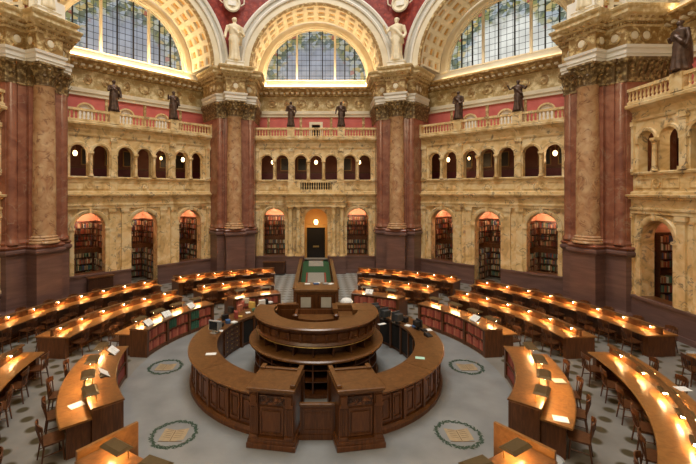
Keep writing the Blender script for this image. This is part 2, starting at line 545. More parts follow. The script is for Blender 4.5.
# ------------------------------------------------------------------ floor
fl = MB().add([(-22, -16, 0), (22, -16, 0), (22, 22, 0), (-22, 22, 0)], [(0, 1, 2, 3)])
struct(fl.build('floor', 'inlaid_floor'))

# ------------------------------------------------------------------ bays
# side name, azimuth, wall distance, shift along the wall
BAYS = [('front', 0, 15.2, 0.0), ('front_left', -45, 15.2, 0.42), ('front_right', 45, 15.2, -0.42), ('left', -90, 14.15, 0.4), ('right', 90, 14.15, -0.4)]
UP = [-3.5, -2.41, -1.09, 0.0, 1.09, 2.41, 3.5]
HALF = 5.7
win_n = 0; door_n = 0; trim_n = 0
book_stuff = MB()
SIDE_TXT = {'front': 'central far bay', 'front_left': 'left diagonal bay', 'front_right': 'right diagonal bay', 'left': 'far left side bay', 'right': 'far right side bay'}


def bay_point(th, off, s, d, z):
    a = R(th); s2 = s + off
    return (d * math.sin(a) + s2 * math.cos(a), d * math.cos(a) - s2 * math.sin(a), z)


def bay_matrix(th, off):
    return Matrix.Rotation(-R(th), 4, 'Z') @ Matrix.Translation((off, 0, 0))


def place(o, th, off):
    o.matrix_world = bay_matrix(th, off)
    return o


def pilaster(mb, x, w, d0, dp, z0, z1, mi=0):
    mb.box(x - w / 2, x + w / 2, d0 - dp, d0, z0, z1, mi)
    mb.box(x - w / 2 - .04, x + w / 2 + .04, d0 - dp - .04, d0, z0, z0 + .14, mi)
    mb.box(x - w / 2 - .05, x + w / 2 + .05, d0 - dp - .05, d0, z1 - .2, z1, mi)
    mb.box(x - w / 2 - .02, x + w / 2 + .02, d0 - dp - .02, d0, z1 - .28, z1 - .24, mi)


def small_col(mb, x, y, r, z0, z1, mi=0):
    h = z1 - z0
    mb.lathe([(r * 1.5, 0), (r * 1.5, .05), (r * 1.25, .07), (r * 1.3, .11), (r, .14), (r * .88, h - .2), (r * 1.05, h - .19), (r * .95, h - .16), (r * 1.5, h - .05), (r * 1.6, h - .04), (r * 1.6, h)], (x, y, z0), 12, mi)


def straight(dprof, half, mi, mb, d):
    """horizontal moulding: profile (proud, z) swept along the wall"""
    mb.sweep([(-half, d), (half, d)], dprof, mi)


statue_list = []
for (side, th, D0, off) in BAYS:
    isC = side == 'front'; diag = abs(th) == 45
    M = 15.2 - D0      # side bays stand a little nearer
    def Y(v): return v - M
    # ---------------- lower wall and arcade wall
    root = struct_root('wall_' + side); place(root, th, off)
    low = MB()
    cuts = [(-2.98, 1.56, 1.22, 3.78, True), (2.98, 1.56, 1.22, 3.78, True)]
    if isC:
        cuts.append((0, 1.66, 0.85, 3.74, True))
    else:
        cuts.append((0, 1.56, 0.0, 3.78, True))
    low.wall(-HALF, HALF, 0, 5.5, Y(15.2), Y(15.75), cuts, 0, soffit=0)
    # plum stone base course, interrupted at the middle opening
    base = MB()
    gap = 0.83 if isC else 0.80
    for a, b_ in ((-HALF, -gap), (gap, HALF)):
        base.box(a, b_, Y(15.08), Y(15.2), 0, 1.12)
        base.box(a, b_, Y(15.02), Y(15.2), 1.12, 1.22)
        base.box(a, b_, Y(15.0), Y(15.2), 0, .22)
    if isC:
        for sg in (-1, 1):
            x0, x1 = sorted((sg * .84, sg * 2.1))
            base.box(x0, x1, Y(14.7), Y(15.08), 0, 1.15)
            base.box(x0 - .03, x1 + .03, Y(14.66), Y(15.08), 1.15, 1.24)
    # archivolts and jambs
    mold = MB()
    for (c, w, zb, zs, ar) in cuts:
        r = w / 2; d = Y(15.2)
        mold.hoop(c, zs, [(r, d + .02), (r, d - .05), (r + .06, d - .10), (r + .20, d - .10), (r + .24, d - .05), (r + .24, d + .02)], 18)
        for sg in (-1, 1):
            x0, x1 = sorted((c + sg * r, c + sg * (r + .2)))
            mold.box(x0, x1, d - .07, d, max(zb, 1.22), zs - .12)
            mold.box(x0 - .04, x1 + .04, d - .12, d, zs - .12, zs)
        mold.obox((c, d - .12, zs + r + .0), .16, .14, .30)
    # pilasters
    if isC:
        for x in (-4.25, 4.25, -1.95 - .25, 2.2):
            if abs(x) > 3: pilaster(mold, x, .42, Y(15.2), .10, 1.22, 4.80)
        for x in (-1.82, -1.25, 1.25, 1.82):
            small_col(mold, x, Y(14.9), .17, 1.24, 4.72)
        mold.box(-2.08, 2.08, Y(14.68), Y(15.2), 4.72, 4.86)
        low.box(-2.08, -.84, Y(15.12), Y(15.2), 1.2, 4.8); low.box(.84, 2.08, Y(15.12), Y(15.2), 1.2, 4.8)
    else:
        for x in (-4.35, -1.83, -1.15, 1.15, 1.83, 4.35):
            pilaster(mold, x, .36, Y(15.2), .10, 1.22, 4.80)
    ent = MB()
    def cornice(mb, d, half, x0=None, x1=None):
        a, b_ = (-half, half) if x0 is None else (x0, x1)
        mb.sweep([(a, d), (b_, d)], [(-.1, 4.82), (.06, 4.82), (.06, 4.98), (.10, 4.98), (.10, 5.06), (.04, 5.08), (.04, 5.42), (.10, 5.44), (.14, 5.50), (.26, 5.54), (.28, 5.62), (.22, 5.64), (-.1, 5.66)], 0)
    cornice(ent, Y(15.14), HALF)
    if isC:
        ent.sweep([(-2.1, Y(15.15)), (-2.1, Y(14.7)), (2.1, Y(14.7)), (2.1, Y(15.15))], [(0, 4.84), (.02, 4.84), (.06, 4.98), (.10, 5.06), (.02, 5.08), (.02, 5.42), (.12, 5.48), (.24, 5.54), (.26, 5.62), (0, 5.66)], 0)
    # dentils
    for i in range(int(HALF * 2 / .16)):
        x = -HALF + .08 + i * .16
        ent.box(x - .045, x + .045, Y(14.98), Y(15.1), 5.44, 5.50)
    # ---------------- arcade
    arc = MB()
    ocuts = [(x, .86, 6.6, 7.95, True) for x in UP]
    arc.wall(-HALF, HALF, 5.5, 9.35, Y(15.2), Y(15.6), ocuts, 0, 12)
    for x in UP:
        arc.hoop(x, 7.95, [(.43, Y(15.22)), (.43, Y(15.14)), (.54, Y(15.12)), (.57, Y(15.16)), (.57, Y(15.22))], 12, 1)
    # coupled columns between arches, pilasters between groups
    for a, b_ in ((-3.5, -2.41), (2.41, 3.5), (-1.09, 0), (0, 1.09)):
        x = (a + b_) / 2
        small_col(arc, x, Y(15.06), .095, 6.62, 7.93, 1)
        arc.box(x - .13, x + .13, Y(14.96), Y(15.2), 7.90, 8.0, 1)
    for x in UP:
        for sg in (-1, 1):
            arc.box(x + sg * .50 - .075, x + sg * .50 + .075, Y(15.14), Y(15.2), 7.86, 7.95, 1)
    for x in (-4.25, -1.75, 1.75, 4.25):
        pilaster(arc, x, .30, Y(15.2), .10, 6.62, 8.85, 1)
    arc.sweep([(-HALF, Y(15.2)), (HALF, Y(15.2))], [(-.05, 8.85), (.05, 8.85), (.08, 8.95), (.03, 8.97), (.03, 9.25), (.10, 9.30), (.16, 9.38), (.34, 9.44), (.36, 9.55), (.30, 9.60), (-.1, 9.62)], 1)
    arc.sweep([(-HALF, Y(15.2)), (HALF, Y(15.2))], [(-.05, 6.48), (.10, 6.50), (.12, 6.58), (.08, 6.62), (-.05, 6.62)], 1)
    arc.sweep([(-HALF, Y(15.2)), (HALF, Y(15.2))], [(-.05, 5.6), (.12, 5.62), (.12, 5.74), (.05, 5.78), (-.05, 5.78)], 1)
    # parapet panels with roundels
    for (a, b_) in ((-4.05, -1.95), (-1.55, 1.55), (1.95, 4.05)):
        if isC and a == -1.55: continue
        for q in ((a, (a + b_) / 2 - .25), ((a + b_) / 2 + .25, b_)):
            arc.box(q[0], q[1], Y(15.16), Y(15.2), 5.92, 5.95, 1); arc.box(q[0], q[1], Y(15.16), Y(15.2), 6.30, 6.33, 1)
            arc.box(q[0], q[0] + .03, Y(15.16), Y(15.2), 5.95, 6.30, 1); arc.box(q[1] - .03, q[1], Y(15.16), Y(15.2), 5.95, 6.30, 1)
        c = (a + b_) / 2
        t = MB().lathe([(.20, 0), (.20, .05), (.15, .05), (.14, .02), (.05, .02), (.04, .05), (0, .06)], (0, 0, 0), 20, 1)
        arc.merge(t, Matrix.Translation((c, Y(15.2), 6.13)) @ Matrix.Rotation(PI / 2, 4, 'X'))
    if isC:   # open balustrade of the middle parapet
        arc.box(-2.0, 2.0, Y(14.85), Y(15.2), 5.66, 5.92, 1)
        arc.box(-2.0, 2.0, Y(14.85), Y(15.0), 6.42, 6.56, 1)
        arc.box(-2.0, -1.1, Y(14.87), Y(15.0), 5.92, 6.42, 1); arc.box(1.1, 2.0, Y(14.87), Y(15.0), 5.92, 6.42, 1)
        arc.box(-1.1, 1.1, Y(15.16), Y(15.19), 5.92, 6.42, 2)  # near-black sheet painted as the shade behind the balusters
        for i in range(13):
            arc.lathe([(.035, 0), (.04, .05), (.022, .1), (.045, .22), (.022, .38), (.04, .44), (.035, .5)], (-1.0 + i * 2.0 / 12, Y(14.93), 5.92), 8, 1)
    low.build('lower_wall', ['honey_marble_blotched'], root)
    base.build('stone_base', ['plum_stone'], root)
    mold.build('arch_moulding', ['honey_marble'], root, smooth=True)
    ent.build('cornice', ['honey_marble'], root)
    arc.build('arcade', ['honey_marble', 'honey_marble', 'opening_shade'], root, smooth=True)
    # ---------------- attic: gallery floor, red wall, frieze, lunette wall, arch face and soffit
    att = MB()
    att.box(-HALF, HALF, Y(15.2), Y(17.2), 9.35, 9.6, 0)
    dcut = [(0, .62, 9.6, 10.85, False)] if isC else [(-2.3, .84, 9.6, 10.52, True), (0, .84, 9.6, 10.52, True), (2.3, .84, 9.6, 10.52, True)]
    att.wall(-6.6, 6.6, 9.6, 11.45, Y(17.0), Y(17.3), dcut, 1)
    for x in (-3.6, -1.15, 1.15, 3.6):
        att.box(x - .09, x + .09, Y(16.95), Y(17.0), 9.6, 11.45, 5)
    for (c, w, zb, zs, ar) in dcut:
        if ar:
            att.hoop(c, zs, [(w / 2, Y(17.02)), (w / 2, Y(16.93)), (w / 2 + .10, Y(16.93)), (w / 2 + .10, Y(17.02))], 12, 0)
            att.box(c - w / 2, c + w / 2, Y(17.05), Y(17.2), 9.6, zs + w / 2, 7)
        else:
            att.box(c - w / 2 - .2, c - w / 2, Y(16.9), Y(17.0), 9.6, zs + .18, 2); att.box(c + w / 2, c + w / 2 + .2, Y(16.9), Y(17.0), 9.6, zs + .18, 2)
            att.box(c - w / 2 - .2, c + w / 2 + .2, Y(16.88), Y(17.0), zs, zs + .2, 2)
            att.box(c - w / 2, c + w / 2, Y(17.2), Y(17.25), 9.6, zs, 4)
    if abs(th) == 90:
        x = -5.0 if th > 0 else 5.0
        att.box(x - .5, x + .5, Y(16.9), Y(16.98), 9.6, 11.15, 4); att.box(x - .68, x - .5, Y(16.8), Y(17.0), 9.6, 11.3, 2); att.box(x + .5, x + .68, Y(16.8), Y(17.0), 9.6, 11.3, 2); att.box(x - .68, x + .68, Y(16.8), Y(17.0), 11.12, 11.3, 2)
    W2 = [(-6.6, Y(17.0)), (6.6, Y(17.0))]
    att.sweep(W2, [(-.2, 11.40), (.10, 11.42), (.12, 11.60), (.18, 11.62), (.20, 11.85), (.08, 11.88), (-.2, 11.88)], 2)
    att.sweep(W2, [(-.2, 11.88), (.08, 11.88), (.08, 12.95), (-.2, 12.95)], 3)
    att.sweep(W2, [(-.2, 12.95), (.12, 12.97), (.20, 13.02), (.20, 13.10), (.30, 13.14), (.55, 13.24), (.60, 13.36), (.72, 13.42), (.72, 13.48), (.60, 13.50), (-.2, 13.50)], 5)
    for i in range(34):
        x = -6.45 + i * .39
        att.box(x - .10, x + .10, Y(16.52), Y(16.85), 13.10, 13.24, 2)
    # scroll reliefs on the frieze
    for i in range(9):
        x = -4.4 + i * 1.1
        t = MB().lathe([(.30, 0), (.30, .05), (.24, .06), (.22, .03), (.10, .03), (.08, .07), (0, .08)], (0, 0, 0), 14, 5)
        att.merge(t, Matrix.Translation((x, Y(16.93), 12.42)) @ Matrix.Rotation(PI / 2, 4, 'X') @ Matrix.Diagonal((1.25 if i % 2 else .8, 1, 1, 1)))
    # sloping sill in front of the window
    att.add([(-5.6, Y(16.42), 13.50), (5.6, Y(16.42), 13.50), (5.6, Y(17.0), 14.15), (-5.6, Y(17.0), 14.15)], [(0, 1, 2, 3)], 2)
    att.box(-5.6, 5.6, Y(16.36), Y(16.42), 13.45, 13.58, 6)
    # lunette wall with round window opening
    att.wall(-6.2, 6.2, 14.15, 19.8, Y(17.0), Y(17.4), [(0, 7.8, 14.15, 14.2, True)], 2, 40)
    att.hoop(0, 14.2, [(3.9, Y(17.0)), (3.9, Y(16.9)), (4.05, Y(16.84)), (4.44, Y(16.92)), (4.44, Y(17.0))], 40, 2)
    du = -off if diag else 0.0      # the great arches sit square on the octagon
    ao = att.build('attic', ['honey_marble', 'pompeian_red', 'cream_plaster', 'frieze_ornament', 'opening_shade', 'gilt_ornament', 'ochre_plaster', 'white_plaster'], root); ao.location.x = du
    # coffered soffit: three rows of sunk panels with rosettes
    sof = MB()
    rows = [(Y(14.22), Y(15.12)), (Y(15.12), Y(15.98)), (Y(15.98), Y(16.84))]
    NC = 20; rr = 4.44
    NC = 18
    for (da, db) in rows:
        for i in range(NC):
            a0, a1 = PI * i / NC, PI * (i + 1) / NC
            am = (a1 - a0) * .17; dm = (db - da) * .17
            def pt(a, d, r): return (-r * math.cos(a), d, 14.2 + r * math.sin(a))
            o_ = [pt(a0, da, rr), pt(a1, da, rr), pt(a1, db, rr), pt(a0, db, rr)]
            i_ = [pt(a0 + am, da + dm, rr), pt(a1 - am, da + dm, rr), pt(a1 - am, db - dm, rr), pt(a0 + am, db - dm, rr)]
            q_ = [pt(a0 + am * 1.5, da + dm * 1.5, rr + .14), pt(a1 - am * 1.5, da + dm * 1.5, rr + .14), pt(a1 - am * 1.5, db - dm * 1.5, rr + .14), pt(a0 + am * 1.5, db - dm * 1.5, rr + .14)]
            sof.add(o_ + i_, [(0, 1, 5, 4), (1, 2, 6, 5), (2, 3, 7, 6), (3, 0, 4, 7)], 0)
            sof.add(i_ + q_, [(0, 1, 5, 4), (1, 2, 6, 5), (2, 3, 7, 6), (3, 0, 4, 7)], 0)
            sof.add(q_, [(0, 1, 2, 3)], 1)
            am_ = (a0 + a1) / 2; dc = (da + db) / 2
            if da < Y(14.5): continue
            c = Vector(pt(am_, dc, rr + .13)); ax = Vector(pt(am_, dc, rr)) - c
            t = MB().lathe([(.15, 0), (.16, .03), (.09, .04), (.08, .08), (0, .10)], (0, 0, 0), 8, 1)
            sof.merge(t, Matrix.Translation(c) @ ax.to_track_quat('Z', 'Y').to_matrix().to_4x4())
    so_ = sof.build('coffered_soffit', ['cream_plaster', 'ochre_plaster'], root); so_.location.x = du
    # arch face
    af = MB()
    af.wall(-6.3, 6.3, 14.0, 20.4, Y(14.22), Y(14.5), [(0, 8.88, 14.0, 14.2, True)], 0, 40, 2)
    d = Y(14.22)
    af.hoop(0, 14.2, [(4.40, d + .05), (4.40, d - .10), (4.52, d - .13), (4.60, d - .08), (4.60, d + .05)], 40, 1)
    af.hoop(0, 14.2, [(4.60, d + .02), (4.60, d - .06), (5.02, d - .06), (5.02, d + .02)], 40, 2)
    af.hoop(0, 14.2, [(5.02, d + .02), (5.02, d - .16), (5.12, d - .20), (5.22, d - .10), (5.22, d + .02)], 40, 3)
    af.hoop(0, 14.2, [(5.22, d + .02), (5.22, d - .07), (5.46, d - .07), (5.46, d + .02)], 40, 4)
    af.hoop(0, 14.2, [(5.46, d + .02), (5.46, d - .18), (5.58, d - .24), (5.72, d - .12), (5.78, d + .02)], 40, 3)
    fo = af.build('arch_face', ['red_ornament', 'gilt_ornament', 'cream_plaster', 'white_plaster', 'grey_plaster'], root); fo.location.x = du
    # gallery and alcove interiors
    gal = MB()
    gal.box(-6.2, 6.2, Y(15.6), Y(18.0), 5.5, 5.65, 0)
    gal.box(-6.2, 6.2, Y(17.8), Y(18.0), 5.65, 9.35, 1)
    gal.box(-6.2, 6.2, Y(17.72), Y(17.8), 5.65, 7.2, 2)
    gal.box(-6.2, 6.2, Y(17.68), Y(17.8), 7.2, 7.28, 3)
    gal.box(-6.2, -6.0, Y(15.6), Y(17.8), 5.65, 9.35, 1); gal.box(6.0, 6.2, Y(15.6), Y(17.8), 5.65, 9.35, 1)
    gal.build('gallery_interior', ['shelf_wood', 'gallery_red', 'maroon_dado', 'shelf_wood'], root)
    # ---------------- window
    win_n += 1
    wr = struct_root('window_%d' % win_n); place(wr, th, off + du)
    g = MB()
    g.add([(3.9 * math.cos(PI * i / 40), Y(17.2), 14.2 + 3.9 * math.sin(PI * i / 40)) for i in range(41)] + [(3.9 * math.cos(PI * i / 40), Y(17.22), 14.2 + 3.9 * math.sin(PI * i / 40)) for i in range(41)],
          [tuple(range(41)), tuple(reversed(range(41, 82)))])
    g.build('window_pane', 'stained_glass_day' if side in ('front_right', 'right') else 'stained_glass_dusk', wr)
    fr = MB()
    fr.hoop(0, 14.2, [(3.82, Y(17.05)), (3.9, Y(17.05)), (3.9, Y(17.25)), (3.82, Y(17.25))], 40, 0)
    fr.box(-3.9, 3.9, Y(17.05), Y(17.25), 14.15, 14.27, 0)
    for x in (-1.45, 1.45):
        h = math.sqrt(3.86 ** 2 - x * x)
        fr.box(x - .07, x + .07, Y(17.0), Y(17.25), 14.2, 14.2 + h, 0)
    fr.build('window_frame', 'cream_plaster', wr)
    br = MB()
    for x in (-2.95, -2.2, -.49, .49, 2.2, 2.95):
        h = math.sqrt(3.86 ** 2 - x * x)
        w = .035
        br.box(x - w, x + w, Y(17.1), Y(17.22), 14.2, 14.2 + h)
    for k in range(-10, 11):
        x = k * .365
        h = math.sqrt(max(0, 3.84 ** 2 - x * x)); br.box(x - .007, x + .007, Y(17.16), Y(17.2), 14.2, 14.2 + h)
    for k in range(1, 10):
        z = .40 * k
        h = math.sqrt(max(0, 3.84 ** 2 - z * z)); br.box(-h, h, Y(17.16), Y(17.2), 14.2 + z - .007, 14.2 + z + .007)
    br.build('glazing_bar', 'iron', wr)
    # cove lighting behind the sill lip
    en = {'front': 430, 'front_left': 420, 'front_right': 60, 'left': 240, 'right': 60}[side]
    p = bay_point(th, off, 0, Y(16.62), 13.78); q = bay_point(th, off, 0, Y(16.75), 15)
    l = area_light('cove_light', p, 8.2, .12, en, (1.0, 0.74, 0.42), Vector(q) - Vector(p))
    l.rotation_euler = (PI - .12, 0, 0)
    l.matrix_world = bay_matrix(th, off + du) @ Matrix.Translation((0, Y(16.52), 13.66)) @ Matrix.Rotation(PI - .12, 4, 'X')
    # ---------------- balustrade over the arcade
    b = thing('balustrade', 'pale stone balustrade over the arcade of the ' + SIDE_TXT[side], 'balustrade', group=None)
    place(b, th, off)
    MB().box(-4.6, 4.6, Y(14.92), Y(15.14), 10.17, 10.30).build('hand_rail', 'honey_marble', b)
    MB().box(-4.6, 4.6, Y(14.92), Y(15.14), 9.62, 9.72).build('base_rail', 'honey_marble', b)
    posts = [-4.5, -1.78, 1.78, 4.5]
    for x in posts:
        w = .26 if abs(x) < 3 else .16
        MB().box(x - w, x + w, Y(14.86), Y(15.22), 9.62, 10.34).build('post', 'honey_marble', b)
    bal_me = None
    for (a, c_, n) in ((-4.3, -2.1, 11), (-1.45, 1.45, 15), (2.1, 4.3, 11)):
        for i in range(n):
            x = a + (c_ - a) * (i + .5) / n
            if bal_me is None:
                bo = MB().lathe([(.055, 0), (.055, .04), (.03, .08), (.06, .17), (.03, .32), (.05, .38), (.055, .45)], (0, 0, 0), 8).build('baluster', 'honey_marble', b, smooth=True)
                bal_me = bo.data
            else:
                bo = bpy.data.objects.new('baluster', bal_me); COL.objects.link(bo); bo.parent = b
            bo.location = (x, Y(15.03), 9.72)
    for x in (-1.78, 1.78):
        statue_list.append((side, th, off, x, Y(15.05)))
    # ---------------- alcoves with book stacks
    for k, c in enumerate((-2.98, 0, 2.98)):
        mid = k == 1
        if isC and mid: continue
        al = thing('book_alcove', 'two-tier wooden book alcove behind the %s arch of the %s' % (['left', 'middle', 'right'][k], SIDE_TXT[side]), 'alcove')
        place(al, th, off)
        w = 1.22; y0, y1 = Y(15.78), Y(18.3)
        MB().box(c - w, c - w + .05, y0, y1, 0, 3.95).box(c + w - .05, c + w, y0, y1, 0, 3.95).box(c - w, c + w, y1, y1 + .08, 0, 3.95).build('back_panel', 'shelf_wood', al)
        v = MB()
        for i in range(10):
            a0, a1 = PI * i / 10, PI * (i + 1) / 10
            v.add([(c - w * math.cos(a0), y0, 3.95 + .95 * math.sin(a0)), (c - w * math.cos(a1), y0, 3.95 + .95 * math.sin(a1)), (c - w * math.cos(a1), y1, 3.95 + .95 * math.sin(a1)), (c - w * math.cos(a0), y1, 3.95 + .95 * math.sin(a0))], [(0, 1, 2, 3)])
        v.add([(c - w * math.cos(PI * i / 10), y1, 3.95 + .95 * math.sin(PI * i / 10)) for i in range(11)], [tuple(range(11))])
        v.build('vault', 'salmon_vault', al)
        MB().box(c - w, c + w, y0 + .9, y1, 2.28, 2.40).box(c - w, c + w, y0 + .88, y0 + .92, 2.18, 2.46).build('mezzanine', 'wood', al)
        rl = MB()
        rl.box(c - w, c + w, y0 + .9, y0 + .94, 3.12, 3.17)
        for i in range(16):
            x = c - w + .08 + i * .155
            rl.box(x - .008, x + .008, y0 + .915, y0 + .93, 2.40, 3.12)
        rl.build('railing', 'iron', al)
        sh = MB()
        levels = [0.15, .55, .95, 1.35, 1.75, 2.45, 2.82, 3.19, 3.54]
        mt = bay_matrix(th, off)
        for z in levels:
            sh.box(c - w + .05, c + w - .05, y1 - .30, y1, z - .03, z)
            for sg in (-1, 1):
                x0, x1 = sorted((c + sg * (w - .05), c + sg * (w - .28)))
                sh.box(x0, x1, y0 + .35, y1 - .3, z - .03, z)
            hh = .31
            x = c - w + .3
            while x < c + w - .32:
                t = random.uniform(.035, .075)
                if random.random() > .04:
                    book_stuff.merge(MB().box(x, x + t * .93, y1 - .26 - random.uniform(0, .02), y1 - .02, z, z + hh * random.uniform(.72, 1)), mt)
                x += t
            for sg in (-1, 1):
                y = y0 + .38
                while y < y1 - .34:
                    t = random.uniform(.04, .08)
                    x0, x1 = sorted((c + sg * (w - .06), c + sg * (w - .25)))
                    if random.random() > .04:
                        book_stuff.merge(MB().box(x0, x1, y, y + t * .93, z, z + hh * random.uniform(.72, 1)), mt)
                    y += t
        for sg in (-1, 0, 1):
            sh.box(c + sg * (w - .32) - .025, c + sg * (w - .32) + .025, y1 - .32, y1, 0, 3.9)
        for sg in (-1, 1):
            for yy in (y0 + .32, (y0 + y1) / 2):
                x0, x1 = sorted((c + sg * (w - .05), c + sg * (w - .30)))
                sh.box(x0, x1, yy, yy + .04, 0, 3.9)
        sh.build('shelf', 'shelf_wood', al)
        # ceiling light of the alcove, tucked behind the arch
        ll = area_light('alcove_light', (0, 0, 0), 1.4, .2, 34, (1.0, 0.64, 0.42), (0, 0, 1))
        ll.matrix_world = mt @ Matrix.Translation((c, Y(17.1), 3.75)) @ Matrix.Rotation(PI - .45, 4, 'X')
        l2 = area_light('alcove_light', (0, 0, 0), 1.6, .3, 7, (1.0, 0.76, 0.5), (0, 0, -1))
        l2.matrix_world = mt @ Matrix.Translation((c, Y(15.95), 4.6)) @ Matrix.Rotation(.75, 4, 'X')
        l3 = area_light('alcove_light', (0, 0, 0), 1.6, .2, 7, (1.0, 0.80, 0.55), (0, 0, -1))
        l3.matrix_world = mt @ Matrix.Translation((c, Y(16.75), 2.15)) @ Matrix.Rotation(.6, 4, 'X')
        if side in ('left', 'right'): ll.data.energy = 16; l2.data.energy = 2; l3.data.energy = 2
        if not mid:
            MB().box(c - .9, c + .9, Y(15.2), Y(15.75), 1.2, 1.23).build('sill', 'wood', al)

bso = book_stuff.build('alcove_books', 'book_bindings')
bso['kind'] = 'stuff'
tag(bso, 'rows of mixed brown, red and green books filling the wall alcoves', 'books')

# front portal: door in the central arch with a lit lunette above
door_n += 1
dr = struct_root('door_1')
MB().box(-.68, .68, 16.56, 16.7, .85, 3.1).build('dark_opening', 'opening_shade', dr)
MB().box(-1.0, -.68, 16.4, 16.6, .85, 3.3).box(.68, 1.0, 16.4, 16.6, .85, 3.3).box(-1.0, 1.0, 16.38, 16.6, 3.1, 3.35).build('door_frame', 'ochre_plaster', dr)
MB().box(-1.0, 1.0, 16.6, 16.75, 3.35, 4.6).box(-1.05, -.95, 15.75, 16.6, .85, 4.6).box(.95, 1.05, 15.75, 16.6, .85, 4.6).build('lunette_panel', 'ochre_plaster', dr)
v = MB()
for i in range(12):
    a0, a1 = PI * i / 12, PI * (i + 1) / 12
    v.add([(-1.0 * math.cos(a0), y, 3.85 + .8 * math.sin(a0)) for y in (15.75, 16.6)] + [(-1.0 * math.cos(a1), y, 3.85 + .8 * math.sin(a1)) for y in (16.6, 15.75)], [(0, 1, 2, 3)])
v.build('portal_vault', 'salmon_vault', dr)
MB().box(-1.0, 1.0, 15.2, 16.7, .0, .85).build('threshold', 'pale_carpet', dr)
MB().box(-.22, .22, 16.5, 16.56, 1.62, 1.74).build('door_plate', 'brass', dr)

# ------------------------------------------------------------------ piers
PO = [(-2.3, -2.45), (-1.45, -.38), (-1.0, -.38), (-1.0, -.26), (-.62, -.26), (-.62, -.10), (.62, -.10), (.62, -.26), (1.0, -.26), (1.0, -.38), (1.45, -.38), (2.3, -2.45)]
PE = [(-2.3, -2.45), (-1.47, -.30), (-.60, -.30), (-.60, .42), (.60, .42), (.60, -.30), (1.47, -.30), (2.3, -2.45)]


def outline(o):   # local frame: x lateral, y outward, so the room lies at -y
    return [(v, -u) for v, u in o]


def leaves(mb, out, z0, h, step, o0, o1, mi=0):
    for i in range(len(out) - 1):
        a, b_ = Vector(out[i]), Vector(out[i + 1])
        L = (b_ - a).length
        if L < .2: continue
        n = max(1, int(L / step)); d = (b_ - a).normalized(); nn = Vector((d.y, -d.x))
        for k in range(n):
            c = a + d * L * (k + .5) / n; hw = step * .38
            pts = []
            for (t, w, o) in ((0, 1, o0), (.55, 1.0, o0 + (o1 - o0) * .45), (.85, .8, o1), (1.0, .45, o1 + .05), (.88, .3, o1 + .10)):
                for sg in (-1, 1):
                    q = c + d * sg * hw * w + nn * o
                    pts.append((q.x, q.y, z0 + h * t))
            mb.add(pts, [(0, 1, 3, 2), (2, 3, 5, 4), (4, 5, 7, 6), (6, 7, 9, 8)], mi)


